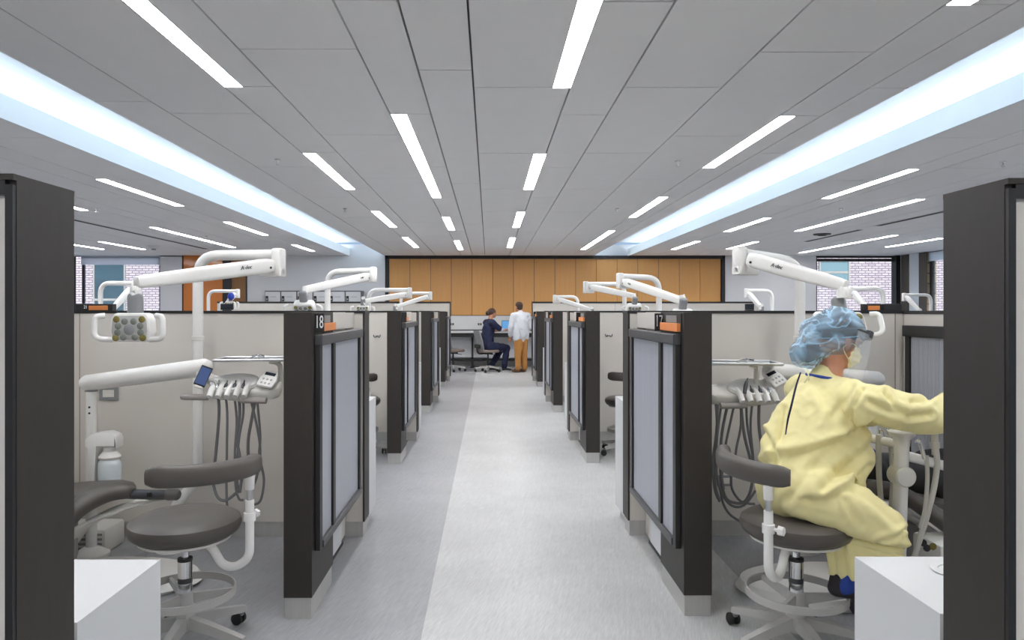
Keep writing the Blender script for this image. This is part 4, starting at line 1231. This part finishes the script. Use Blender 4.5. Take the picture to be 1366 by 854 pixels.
def assistant_arm():
    d = 3.2
    b = at(1203, 580, d); X = b.x
    t = thing('assistant_stand', 'white instrument post with two side arms and pale hoses beside the knee', 'instrument post', (X, d, 0))
    z0, z1 = .0, b.z - .02
    po = MB(); po.tube([(X - .014, d, .02), (X - .012, d, .4), (X, d, z1)], [.03, .029, .031], 20, 4)
    po.lathe((X - .014, d, 0), [(0, 0), (.09, 0), (.09, .025), (.03, .05), (0, .05)], 24)
    po.build('post', M['white'], t)
    MB().lathe((X, d, z1 - .03), [(0, 0), (.032, 0), (.035, .03), (.055, .05), (.057, .062), (.05, .068), (0, .07)], 28).build('cap', M['white'], t)
    c = at(1204, 635, d - .01)
    MB().lathe((c.x, d, c.z), [(0, -.043), (.04, -.043), (.046, -.036), (.046, .036), (.04, .043), (0, .043)], 24, 'Y').build('elbow', M['offwhite'], t)
    l = MB(); l.cyl(at(1199, 593, d), at(1158, 584, d + .2), .0205, .0195); la = l.build('left_arm', M['white'], t)
    MB().cyl(at(1158, 584, d + .2), at(1153.5, 583, d + .215), .021, .0195).build('blue_end', M['bluegloss'], la)
    r = MB(); r.cyl(at(1208, 608, d), at(1300, 632, d - .02), .022, .021); ra = r.build('right_arm', M['white'], t)
    for pts in ([(1172, 580), (1172, 600), (1173, 640), (1177, 690)], [(1185, 580), (1188, 600), (1190, 640), (1188, 690)], [(1236, 608), (1237, 640), (1234, 680), (1228, 705)], [(1248, 596), (1250, 618), (1246, 650), (1236, 690), (1222, 735), (1216, 760)]):
        MB().tube([at(x, y, d - .028 if x > 1200 else d + .10) for x, y in pts], .0125 if pts[0][0] in (1172, 1248) else .009, 10, 6).build('hose', M['hosew'], t)
    s_ = MB(); s_.tube([at(1221, 589, d - .03), at(1226, 590, d - .03), at(1230, 600, d - .03), at(1233, 612, d - .03)], [.006, .011, .009, .009], 10, 4); s_.build('syringe', M['chrome'], t)
    v = MB(); v.cyl(at(1247, 579, d - .03), at(1247.5, 607, d - .03), .014, .014, 14); v.cyl(at(1247, 590, d - .03), at(1247.3, 598, d - .03), .019, .019, 14); v.build('suction_valve', M['hosew'], t)
    for x in (1176, 1186):
        MB().tube([at(x - 2, 573, d + .10), at(x, 578, d + .10), at(x + 2, 588, d + .10)], [.004, .01, .01], 10, 3).build('instrument_tip', M['chrome'], t)
assistant_arm()
# ------------------------------------------------------------------ far desk against the wood wall
dk = thing('wall_desk', 'long white wall desk with black apron under the wood panelling', 'desk', (1.0, 18.4, 0))
MB().box(xa + .12, 6.0, 18.12, YB - .02, .895, .935, .004).build('desktop', M['solid'], dk, smooth=False)
MB().box(xa + .12, 6.0, 18.16, 18.19, .79, .894).build('apron', M['rubber'], dk, smooth=False)
MB().box(xa + .12, 6.0, YB - .05, YB - .02, .936, 1.325).build('backsplash', M['solid'], dk, smooth=False)
MB().box(xa + .12, 6.0, YB - .07, YB - .05, .936, .965).build('cable_rail', M['charcoal'], dk, smooth=False)
MB().box(xa + .12, 6.0, 18.60, 18.62, .25, .89).build('modesty_panel', M['wallpaint'], dk, smooth=False)
MB().box(xa + .12, 6.0, 18.56, 18.61, .165, .225).build('stretcher', M['rubber'], dk, smooth=False)
for x in (-2.4, -.42, 1.6, 3.6, 5.6):
    lg = MB(); lg.box(x - .025, x + .025, 18.50, 18.555, .03, .79); lg.box(x - .05, x + .05, 18.2, 18.8, 0, .03)
    lg.build('leg', M['rubber'], dk, smooth=False)
for px, l in ((640, 'small outlet box on the desk backsplash left of the laptop'), (603, 'small outlet box on the desk backsplash by the left chair')):
    p = at(px, 432.5, 18.84)
    t = thing('wall_outlet', l, 'outlet', tuple(p))
    MB().box(p.x - .055, p.x + .055, 18.825, 18.849, p.z - .035, p.z + .03, .003).build('plate', M['greypaint'], t, smooth=False)
    for q in (-1, 1):
        MB().box(p.x + q * .03 - .018, p.x + q * .03 + .018, 18.819, 18.8245, p.z - .022, p.z + .022).build('socket', M['rubber'], t, smooth=False)

lt = thing('laptop', 'open laptop with bright blue screen on the far desk', 'laptop', (.545, 18.4, .936))
L = Matrix.Translation((.50, 18.38, .937)) @ Matrix.Rotation(-.12, 4, 'Z')
MB().box(-.19, .19, -.13, .13, 0, .018, .004).xf(L).build('base', M['charcoal'], lt)
S_ = L @ Matrix.Translation((0, .135, .015)) @ Matrix.Rotation(-.28, 4, 'X')
sc = MB().box(-.19, .19, -.006, .008, 0, .265, .004).xf(S_).build('lid', M['charcoal'], lt)
MB().box(-.175, .175, -.0085, -.0065, .02, .25).xf(S_).build('screen', M['laptop'], sc, smooth=False)
MB().box(-.16, .16, -.02, .10, .0185, .021).xf(L).build('keyboard', M['rubber'], lt, smooth=False)

def office_chair(label, loc, rz):
    t = thing('office_chair', label, 'office chair', loc, 'office chairs at the far desk', rz)
    W = world_of(t)
    go = lambda mb, n_, m, p=None, **k: mb.xf(W).build(n_, m, p or t, **k)
    # faces +X
    go(MB().prism([(-.21, -.22), (-.24, .0), (-.21, .22), (.14, .235), (.23, .17), (.25, .0), (.23, -.17), (.14, -.235)], .465, .53, 'Z', .022), 'seat', M['seatbrown'])
    bk = MB()
    prof = [(-.20, .50, .18), (-.235, .60, .205), (-.255, .74, .20), (-.30, .90, .18), (-.325, .985, .16)]
    bk.loft([[Vector((x + ox, y, z)) for (ox, y) in ((0.012, -w_), (-.018, -w_ * .5), (-.028, 0), (-.018, w_ * .5), (.012, w_), (.034, w_ * .98), (.008, w_ * .5), (-.002, 0), (.008, -w_ * .5), (.034, -w_ * .98))] for (x, z, w_) in prof])
    go(bk, 'backrest', M['greyplastic'])
    lb = MB(); lb.box(-.292, -.262, -.16, .16, .57, .66, .01); go(lb, 'lumbar_band', M['rubber'])
    sp = MB(); sp.tube([(-.05, 0, .45), (-.22, 0, .44), (-.28, 0, .50), (-.285, 0, .60)], .022, 10, 4); go(sp, 'back_arm', M['rubber'])
    ml = MB(); ml.box(-.10, .10, -.07, .07, .42, .464, .01); ml.tube([(0, -.06, .43), (.02, -.22, .42), (.05, -.26, .41)], .007, 8, 3); go(ml, 'mechanism', M['rubber'])
    go(MB().cyl((0, 0, .12), (0, 0, .42), .024, .02), 'column', M['rubber'])
    for i in range(5):
        a = .3 + 2 * PI * i / 5
        R = Matrix.Rotation(a, 4, 'Z')
        lg = MB(); lg.loft([[Vector((x, y * w_, z0 + z * h_)) for (y, z) in ((-1, -1), (1, -1), (.8, 1), (-.8, 1))] for (x, w_, h_, z0) in ((.0, .028, .028, .125), (.16, .022, .02, .115), (.31, .016, .013, .085))]).xf(R)
        l = go(lg, 'leg', M['greypaint'])
        c = MB(); c.cyl((.30, -.024, .03), (.30, .024, .03), .03, seg=16); c.cyl((.30, 0, .03), (.30, 0, .08), .008, seg=8); c.xf(R)
        go(c, 'caster', M['rubber'], l)
    return t
ch = office_chair('grey office chair with the seated person in navy scrubs on it', (-.02, 17.15, 0), .45)
dup(ch, (-.86, 17.35, 0), 'empty grey office chair at the left end of the far desk', .75)

# lockers against the back wall
for i in range(6):
    x = -5.75 + .413 * i
    t = thing('locker', 'pale grey locker with black lock, %s from the left' % ['first', 'second', 'third', 'fourth', 'fifth', 'sixth'][i], 'locker', (x + .206, 18.65, 0), 'lockers on the back wall')
    MB().box(x + .002, x + .411, 18.47, YB - .01, .0, 1.97).build('body', M['charcoal'], t, smooth=False)
    d_ = MB().box(x + .018, x + .399, 18.45, 18.469, 1.20, 1.945, .003).build('door', M['lockergrey'], t, smooth=False)
    MB().box(x + .018, x + .399, 18.45, 18.469, .06, 1.18, .003).build('door', M['lockergrey'], t, smooth=False)
    MB().box(x + .03, x + .10, 18.432, 18.4495, 1.70, 1.835, .006).build('lock', M['rubber'], d_)
    MB().box(x + .15, x + .30, 18.446, 18.4495, 1.80, 1.822).build('name_strip', M['greypaint'], d_, smooth=False)
    pl = MB(); pl.box(x + .05, x + .08, 18.425, 18.4315, 1.73, 1.77, .002); pl.build('keypad', M['greypaint'], d_)

# ------------------------------------------------------------------ people
def hand(base, fwd, up, side, size=1.0, curl=.5):
    """chains for a palm, four bent fingers of unequal length and a thumb off the side of the palm"""
    b, f, u, s_ = Vector(base), Vector(fwd).normalized(), Vector(up).normalized(), Vector(side).normalized()
    k = size
    ch = []
    for i, (o, ln) in enumerate(((-.030, .062), (-.010, .076), (.010, .080), (.030, .072))):
        o *= k; ln *= k
        p0 = b + f * .01 * k + s_ * o * .5
        p1 = b + f * .085 * k + s_ * o
        ch.append([(p0, .013 * k), (p1, .011 * k)])
        q = p1; a = 0.0; r = .0088 * k
        pts = [(p1, .010 * k)]
        for j, fr in enumerate((.45, .32, .23)):
            a += curl * (.6 + .3 * j)
            q = q + (f * math.cos(a) - u * math.sin(a)) * ln * fr + s_ * o * .06
            pts.append((q, r - .0009 * k * j))
        ch.append(pts)
    t0 = b + f * .02 * k + s_ * .022 * k
    ch.append([(t0, .014 * k), (t0 + f * .03 * k + s_ * .028 * k - u * .008 * k, .0115 * k), (t0 + f * .062 * k + s_ * .036 * k - u * .022 * k, .0095 * k), (t0 + f * .085 * k + s_ * .033 * k - u * .034 * k, .0085 * k)])
    return ch

def ridge(co, f, ax=(1, 1, 1), off=0.0):
    n_ = noise.noise(Vector((co.x * ax[0] * f + off, co.y * ax[1] * f + off * .7, co.z * ax[2] * f)))
    return 1 - min(1, abs(n_) * 3.2)

# --- the operator in the yellow gown, seated on the right stool and leaning toward the chair
V = Vector
hip = V((1.36, 3.17, .675))
op = thing('person', 'seated person in yellow gown, blue bouffant cap, mask and clear face visor', 'person', (1.36, 3.15, 0))
hd = V((1.585, 3.27, 1.316))                       # middle of the head, facing +X and a little away
fx = V((.955, .16, -.29)).normalized()             # looking direction
sd_ = V((-fx.y, fx.x, 0)).normalized()
hu = fx.cross(sd_) * 1
if hu.z < 0: hu = -hu
def hp(f, s_, u):
    return hd + fx * f + sd_ * s_ + hu * u
eul = Matrix((fx, sd_, hu)).transposed().to_euler()
r_sh, l_sh = V((1.605, 3.06, 1.06)), V((1.49, 3.43, 1.07))
r_el, l_el = V((1.895, 3.07, .995)), V((1.74, 3.58, .90))
r_wr, l_wr = V((2.13, 3.22, 1.06)), V((2.00, 3.46, .98))
r_kn, l_kn = V((1.60, 2.91, .575)), V((1.68, 3.40, .585))
r_an, l_an = V((1.475, 3.01, .33)), V((1.74, 3.36, .12))
chains = [
    [(hip, .13), (V((1.42, 3.19, .80)), .115), (V((1.50, 3.23, .97)), .125), (V((1.535, 3.25, 1.08)), .08)],
    [(r_sh, .05), (V((1.535, 3.25, 1.08)), .07), (l_sh, .05)],
    [(V((1.53, 3.25, 1.10)), .058), (V((1.555, 3.26, 1.20)), .050), (hd + hu * -.06 - fx * .015, .055)],
    [(r_sh, .05), (r_el, .042), (r_wr, .028)], [(l_sh, .05), (l_el, .042), (l_wr, .028)],
    [(V((1.40, 3.07, .665)), .08), (r_kn + V((-.02, .02, 0)), .042), (r_an, .035)], [(V((1.40, 3.28, .665)), .085), (l_kn, .06), (l_an, .04)],
]
chains += hand(r_wr, r_wr - r_el, (0, 0, 1), (-.4, .9, 0), 1.0, .5)
chains += hand(l_wr, l_wr - l_el, (0, 0, 1), (-.3, -.9, 0), 1.0, .5)
balls = [(hp(-.008, 0, .03), (.098, .076, .085), eul), (hp(.03, 0, -.035), (.068, .058, .085), eul), (hp(.045, 0, -.085), (.045, .042, .035), eul),
         (hp(.098, 0, -.028), (.018, .014, .026), eul), (hp(.088, 0, -.058), (.02, .026, .012), eul), (hp(.083, 0, -.075), (.02, .024, .01), eul),
         (hp(.083, .03, .018), (.02, .024, .012), eul), (hp(.083, -.03, .018), (.02, .024, .012), eul),
         (hp(-.005, -.076, -.015), (.024, .010, .034), eul), (hp(-.005, .076, -.015), (.024, .010, .034), eul)]
body = blob('body', chains, balls, M['skin'], op, .0075, 3)
for q in (-1, 1):
    MB().ball(hp(.083, q * .031, -.002), (.012, .012, .012)).build('eye', M['solid'], op)
# hair under the cap
blob('hair', [], [(hp(-.022, 0, .046), (.106, .09, .082), eul), (hp(-.126, 0, -.09), (.060, .062, .05), eul)], M['hair'], op, .01, 3)
# bouffant cap: gathered sheer shell over head and bun
def gather(co):
    q = (co - hp(.06, 0, -.02))
    ang = math.atan2(q.dot(hu), q.dot(sd_)); fwd = q.dot(fx)
    return .0035 * math.sin(ang * 23 + fwd * 20) + .009 * (ridge(co, 9, (1, 1, 1), 3.1) - .1)
cap = blob('bouffant_cap', [[(hp(-.02, 0, .05), .098), (hp(-.085, 0, .0), .092), (hp(-.134, 0, -.098), .066)]],
           [(hp(-.005, 0, .048), (.118, .102, .088), eul), (hp(-.025, 0, -.012), (.088, .100, .062), eul)], M['net'], op, .008, 5, gather)
bd = MB()
band = []
for i in range(26):
    a = 2 * PI * i / 26
    band.append(hp(.012 + .095 * math.cos(a) - .035, .098 * math.sin(a), .012 + .035 * math.cos(a)))
bd.tube(band + [band[0]], .0022, 8, 2)
bd.build('cap_elastic', mat('pale_blue_elastic', (150, 192, 222), .7, var=.04), cap)
# mask with ear loops
def crease(co):
    q = (co - hp(.07, 0, -.05)).dot(hu)
    return .003 * math.sin(q * 220)
mk = blob('mask', [], [(hp(.066, 0, -.052), (.050, .066, .056), eul), (hp(.092, 0, -.05), (.036, .04, .042), eul)], M['maskyellow'], op, .006, 3, crease)
for q in (-1, 1):
    lp = MB()
    lp.tube([hp(.072, q * .060, -.022), hp(.03, q * .073, -.005), hp(-.01, q * .082, -.02), hp(-.02, q * .083, -.04), hp(.02, q * .070, -.07), hp(.06, q * .056, -.085)], .0024, 6, 5)
    lp.build('ear_loop', M['maskyellow'], mk)
# face visor: dark brow band and a clear curved sheet
vs = MB()
rings = []
for (u, rr) in ((.055, .128), (.01, .134), (-.06, .138), (-.14, .138)):
    for th in (0, 1):
        pass
def arc_pt(a, r, u):
    return hp(.012 + r * math.cos(a), r * .86 * math.sin(a), u)
n = 20
outer = [[arc_pt(math.radians(-92 + 184 * i / n), r_, u) for i in range(n + 1)] for (u, r_) in ((.055, .128), (-.02, .136), (-.085, .139), (-.15, .137))]
inner = [[arc_pt(math.radians(-92 + 184 * i / n), r_ - .0015, u) for i in range(n + 1)] for (u, r_) in ((.055, .128), (-.02, .136), (-.085, .139), (-.15, .137))]
vs.loft([o + list(reversed(i_)) for o, i_ in zip(outer, inner)])
vis = vs.build('visor_sheet', M['visor'], op)
bb = MB()
bb.loft([[arc_pt(a, .108, .042), arc_pt(a, .131, .042), arc_pt(a, .131, .072), arc_pt(a, .108, .072)] for a in [math.radians(-60 + 120 * i / 16) for i in range(17)]])
bb.build('brow_band', M['charcoal'], op)
st = MB(); st.tube([arc_pt(math.radians(a), r_, u) for a, r_, u in ((60, .122, .057), (85, .12, .057), (110, .112, .05), (140, .125, .04), (180, .15, .03), (220, .125, .04), (250, .112, .05), (275, .12, .057), (300, .122, .057))], .006, 8, 4, flat=.4)
st.build('visor_strap', M['rubber'], op)

# gown
GC = creases([
    ([(1022, 612), (1050, 604), (1085, 597), (1122, 582), (1152, 566)], .022, 7, 'step'),
    ([(1082, 664), (1100, 664), (1118, 656), (1136, 645)], .018, 6, 'step'),
    ([(1062, 690), (1100, 704), (1140, 716), (1180, 726), (1224, 733)], .020, 6, 'step'),
    ([(1138, 548), (1139, 575)], .008, 4, 'groove'), ([(1151, 520), (1141, 540)], .008, 4, 'groove'),
    ([(1160, 536), (1186, 548), (1214, 556), (1240, 553)], .012, 6, 'groove'), ([(1180, 524), (1190, 541), (1204, 549)], .012, 5, 'groove'),
    ([(1215, 537), (1236, 534), (1258, 520)], .010, 5, 'groove'),
    ([(1018, 576), (1036, 604), (1028, 640)], .012, 6, 'groove'), ([(1046, 545), (1040, 585), (1034, 606)], .008, 5, 'groove'),
    ([(1168, 590), (1130, 622), (1096, 655)], .010, 9, 'groove'), ([(1120, 592), (1082, 625), (1052, 665)], .008, 9, 'groove'), ([(1156, 620), (1140, 640)], .010, 5, 'groove'),
    ([(1090, 515), (1108, 545), (1112, 575)], .006, 9, 'groove'), ([(1135, 512), (1128, 535), (1110, 556)], .007, 7, 'groove'),
    ([(1140, 652), (1160, 668), (1196, 700)], .008, 7, 'groove'), ([(1128, 668), (1140, 688), (1150, 700)], .007, 6, 'groove'), ([(1170, 720), (1192, 716), (1206, 706)], .006, 4, 'groove'),
    ([(1122, 722), (1128, 745), (1130, 772)], .010, 5, 'groove'), ([(1108, 716), (1114, 745), (1118, 772)], .006, 5, 'groove'),
])
def gfold(co):
    f = GC(co) + .006 * (ridge(co, 5.0, (1.2, 1.2, .9), 1.7) - .7) + .003 * (ridge(co, 15, (1, 1, 1), 2.2) - .6)
    return f
gch = [
    [(hip + V((-.02, 0, .0)), .165), (V((1.40, 3.19, .80)), .17), (V((1.475, 3.23, .95)), .175), (V((1.52, 3.25, 1.06)), .11)],
    [(r_sh + V((.0, .01, .0)), .083), (V((1.52, 3.25, 1.07)), .10), (l_sh, .083)],
    [(V((1.50, 3.255, 1.09)), .084), (V((1.52, 3.26, 1.15)), .066)],
    [(V((1.42, 3.25, 1.08)), .05), (V((1.32, 3.22, .975)), .05), (V((1.262, 3.20, .90)), .045), (V((1.29, 3.18, .78)), .08)],
    [(V((1.41, 3.24, 1.02)), .085), (V((1.37, 3.22, .90)), .12), (V((1.32, 3.17, .74)), .11)],
    [(V((1.55, 3.20, .98)), .13), (V((1.56, 3.18, .83)), .125), (V((1.52, 3.15, .72)), .12)],
    [(r_sh, .088), (V((1.76, 3.06, 1.02)), .086), (r_el, .078), (V((2.0, 3.14, 1.02)), .066), (r_wr + V((-.02, 0, 0)), .045)],
    [(l_sh, .085), (l_el, .078), (l_wr + V((-.02, 0, 0)), .045)],
    [(V((1.37, 3.06, .665)), .135), (V((1.49, 2.97, .635)), .105), (r_kn, .076)],
    [(V((1.40, 3.28, .665)), .125), (l_kn, .08)],
]
# skirt of the gown hanging below the thigh
def drape(mb):
    rings = []
    for i in range(15):
        u = i / 14
        a = V((1.395 + .245 * u, 2.99 - .17 * u + .010 * math.sin(u * 15), 0))
        zt, zb = .59 - .01 * u, .345 + .012 * math.sin(u * 9)
        o = V((.010, .018, 0))
        rings.append([a + V((.0, 0, zt)), a + o + V((0, 0, zt)), a + o * 1.2 + V((.012, 0, zb)), a + V((.012, 0, zb))])
    mb.loft(rings)
for i in range(5):
    u = i / 4
    gch.append([(V((1.29 - .01 * u, 3.08 + .2 * u, .64)), .06), (V((1.27, 3.08 + .2 * u, .585)), .03)])
gw = blob('gown', gch, [], M['yellow'], op, .0085, 4, gfold, drape)
# open back edge with ties, cuffs and a sleeve seam
ed = MB(); ed.tube([at(1068, 497, 3.085), at(1062, 515, 3.06), at(1056, 540, 3.03), at(1051, 560, 3.02), at(1048, 580, 3.02)], [.003, .004, .0045, .004, .002], 8, 5)
ed.build('back_slit', M['navy'], gw)
for (x0, y0, x1, y1) in ((1074, 493, 1079, 508), (1079, 493, 1073, 511)):
    MB().tube([at(x0, y0, 3.09), at((x0 + x1) / 2 + 2, (y0 + y1) / 2, 3.06), at(x1, y1, 3.06)], .004, 8, 4, flat=.5).build('tie', M['maskyellow'], gw)
cl = MB()
ring = [V((1.515, 3.26, 1.150)) + V((math.cos(a) * .068, math.sin(a) * .072, -.012 * math.cos(a))) for a in [2 * PI * i / 16 for i in range(16)]]
cl.tube(ring + [ring[0]], .007, 8, 2); cl.build('scrub_collar', M['blue'], op)
# trousers and shoes
blob('trousers', [[(r_kn + V((-.03, 0.06, -.01)), .05), ((r_kn + r_an) / 2 + V((-.01, .02, 0)), .052), (r_an + V((.0, 0, -.03)), .05)], [(l_kn + V((0, 0, -.01)), .066), (l_an + V((0, 0, .03)), .052)], [(V((1.40, 3.10, .66)), .09), (r_kn + V((-.03, .06, 0)), .05)], [(V((1.40, 3.26, .66)), .095), (l_kn, .066)]], [], M['blue'], op, .011, 3,
     lambda c: .012 * (ridge(c, 12, (1, 1, .5)) - .4))
def shoe(name, ankle, toe, m, par, k=1.0):
    a, b = V(ankle), V(toe)
    d_ = (b - a); d_.z = 0; d_.normalize()
    z = V((0, 0, 1))
    sh = [[(a + z * .03 * k, .042 * k), (a - z * .03 * k - d_ * .01, .042 * k)], [(a - z * .035 * k - d_ * .02, .036 * k), (a + d_ * .09 * k - z * .04 * k, .04 * k), (a + d_ * .175 * k - z * .048 * k, .030 * k)]]
    return blob(name, sh, [], m, par, .008 * k, 3)
shoe('shoe', r_an + V((.0, 0, -.005)), r_an + V((.2, -.05, -.06)), M['darkshoe'], op)
shoe('shoe', l_an + V((0, 0, -.02)), l_an + V((.2, .02, -.06)), M['darkshoe'], op)

# --- seated person in navy scrubs at the far desk, facing the laptop
sp = thing('person', 'seated person in navy scrubs with dark hair in a bun, at the laptop', 'person', (0, 17.15, 0))
f2 = V((.86, .5, 0)).normalized(); s2 = V((.5, -.86, 0)).normalized(); zz = V((0, 0, 1))
o2 = V((-.02, 17.15, 0))
def w2(f, s_, z): return o2 + f2 * f + s2 * s_ + zz * z
e2 = Matrix((f2, -s2, zz)).transposed().to_euler()
hd2 = w2(.125, 0, 1.40)
rs, ls = w2(.02, .19, 1.17), w2(.06, -.19, 1.17)
re, le = w2(.24, .25, .99), w2(.30, -.22, .98)
rw_, lw_ = w2(.47, .17, 1.00), w2(.52, -.10, .98)
rk, lk_ = w2(.45, .13, .57), w2(.47, -.11, .57)
ra_, la_ = w2(.36, .16, .10), w2(.16, -.12, .10)
ch2 = [[(w2(-.02, 0, .62), .13), (w2(0, 0, .85), .115), (w2(.04, 0, 1.08), .12), (w2(.05, 0, 1.18), .07)], [(rs, .055), (w2(.05, 0, 1.18), .07), (ls, .055)],
       [(w2(.05, 0, 1.18), .058), (w2(.09, 0, 1.36), .052)], [(rs, .05), (re, .042), (rw_, .028)], [(ls, .05), (le, .042), (lw_, .028)],
       [(w2(0, .09, .60), .09), (rk, .062), (ra_, .042)], [(w2(0, -.09, .60), .09), (lk_, .062), (la_, .042)]]
ch2 += hand(rw_, rw_ - re, zz, -s2, 1.0, .4) + hand(lw_, lw_ - le, zz, s2, 1.0, .4)
blob('body', ch2, [(hd2, (.095, .075, .105), e2), (hd2 + f2 * .04 - zz * .05, (.06, .055, .065), e2), (hd2 + f2 * .10 - zz * .02, (.018, .014, .024), e2), (hd2 + s2 * .075 - zz * .01, (.022, .012, .03), e2), (hd2 - s2 * .075 - zz * .01, (.022, .012, .03), e2)], M['skin'], sp, .0095, 3)
blob('hair', [], [(hd2 - f2 * .018 + zz * .03, (.105, .088, .092), e2), (hd2 - f2 * .125 + zz * .0, (.06, .062, .06), e2)], M['hair'], sp, .011, 2, lambda c: .006 * noise.noise(c * 30))
def cf(c): return .012 * (ridge(c, 8, (1, 1, .7)) - .4)
blob('scrub_top', [[(w2(-.03, 0, .66), .165), (w2(-.01, 0, .85), .15), (w2(.03, 0, 1.05), .155), (w2(.045, 0, 1.17), .095)], [(rs, .08), (w2(.05, 0, 1.17), .10), (ls, .08)], [(rs, .078), (rs * .25 + re * .75, .07)], [(ls, .078), (ls * .25 + le * .75, .07)]], [], M['navy'], sp, .014, 3, cf)
blob('scrub_trousers', [[(w2(-.02, .09, .61), .125), (rk, .085), (ra_ + zz * .03, .07)], [(w2(-.02, -.09, .61), .125), (lk_, .085), (la_ + zz * .03, .07)]], [], M['navy'], sp, .014, 3, cf)
for a in (re * .55 + rw_ * .45, le * .55 + lw_ * .45):
    pass
blob('undershirt_sleeve', [[(rs * .3 + re * .7, .060), (re, .050), (re * .75 + rw_ * .25, .042)]], [], M['coat'], sp, .011, 2)
for an, k in ((ra_, 1), (la_, -1)):
    s_ = shoe('shoe', an - zz * .015, an + f2 * .2, M['darkshoe'], sp, 1.05)
    so = MB(); c = an - zz * .092 + f2 * .07
    so.box(-.14, .14, -.05, .05, -.004, .022, .01).xf(Matrix.Translation(c) @ Matrix.Rotation(math.atan2(f2.y, f2.x), 4, 'Z')).build('sole', M['solid'], s_)

# --- standing person in a white coat beside the laptop
wp = thing('person', 'standing person in white coat and tan trousers, seen from behind', 'person', (.76, 17.0, 0))
f3 = V((-.55, .83, 0)).normalized(); s3 = V((.83, .55, 0)).normalized()
o3 = V((.76, 17.0, 0))
def w3(f, s_, z): return o3 + f3 * f + s3 * s_ + zz * z
e3 = Matrix((f3, -s3, zz)).transposed().to_euler()
hd3 = w3(.08, -.01, 1.555)
rs, ls = w3(0, .20, 1.335), w3(.03, -.19, 1.335)
re, le = w3(-.0, .25, 1.07), w3(.05, -.25, 1.07)
rw3, lw3 = w3(.17, .22, .93), w3(.15, -.20, .86)
rk, lk_ = w3(.02, .10, .47), w3(.0, -.09, .47)
ra_, la_ = w3(0, .10, .10), w3(-.02, -.10, .10)
ch3 = [[(w3(0, 0, .88), .125), (w3(0, 0, 1.05), .115), (w3(.01, 0, 1.22), .125), (w3(.02, 0, 1.34), .075)], [(rs, .055), (w3(.02, 0, 1.34), .07), (ls, .055)], [(w3(.02, 0, 1.34), .058), (w3(.06, 0, 1.50), .052)],
       [(rs, .052), (re, .044), (rw3, .03)], [(ls, .052), (le, .044), (lw3, .03)], [(w3(0, .09, .86), .09), (rk, .06), (ra_, .042)], [(w3(0, -.09, .86), .09), (lk_, .06), (la_, .042)]]
ch3 += hand(rw3, f3 * .8 - zz * .6, f3 * .6 + zz, -s3, 1.0, .5) + hand(lw3, f3 * .5 - zz * .8, f3 * .8 + zz * .5, s3, 1.0, .5)
blob('body', ch3, [(hd3, (.096, .077, .108), e3), (hd3 + f3 * .04 - zz * .05, (.06, .056, .068), e3), (hd3 + f3 * .102 - zz * .02, (.018, .014, .024), e3), (hd3 + s3 * .077 - zz * .01, (.022, .012, .03), e3), (hd3 - s3 * .077 - zz * .01, (.022, .012, .03), e3)], M['skin'], wp, .0095, 3)
blob('hair', [], [(hd3 - f3 * .02 + zz * .032, (.104, .086, .088), e3), (hd3 - f3 * .05 - zz * .02, (.065, .076, .07), e3)], M['hair'], wp, .011, 2, lambda c: .004 * noise.noise(c * 40))
blob('white_coat', [[(w3(0, 0, .90), .16), (w3(0, 0, 1.05), .165), (w3(.0, 0, 1.22), .165), (w3(.015, 0, 1.335), .10)], [(w3(0, .08, .86), .13), (w3(0, .06, 1.1), .14)], [(w3(0, -.08, .86), .13), (w3(0, -.06, 1.1), .14)], [(w3(0, .11, .81), .10), (w3(0, 0, .80), .11), (w3(0, -.11, .81), .10)],
     [(rs, .082), (w3(.02, 0, 1.33), .10), (ls, .082)], [(rs, .08), (re, .07), (rw3, .05)], [(ls, .08), (le, .07), (lw3 * .9 + le * .1, .052)], [(w3(.025, 0, 1.37), .075), (w3(.03, 0, 1.41), .065)]], [], M['coat'], wp, .014, 3, cf)
blob('trousers', [[(w3(0, .075, .84), .115), (rk, .082), (ra_ + zz * .0, .066)], [(w3(0, -.075, .84), .115), (lk_, .082), (la_ + zz * .0, .066)]], [], M['tan'], wp, .014, 3, cf)
for an in (ra_, la_):
    shoe('shoe', an - zz * .015, an + f3 * .2, M['shoe'], wp, 1.1)

# ------------------------------------------------------------------ picture settings
vs_ = scene.view_settings
scene.display_settings.display_device = 'sRGB'
vs_.view_transform = 'Standard'; vs_.look = 'None'; vs_.gamma = 1.0; vs_.use_curve_mapping = False
vs_.exposure = -0.12
scene.cycles.max_bounces = 10
scene.cycles.diffuse_bounces = 6
scene.cycles.transparent_max_bounces = 12
scene.cycles.use_denoising = True
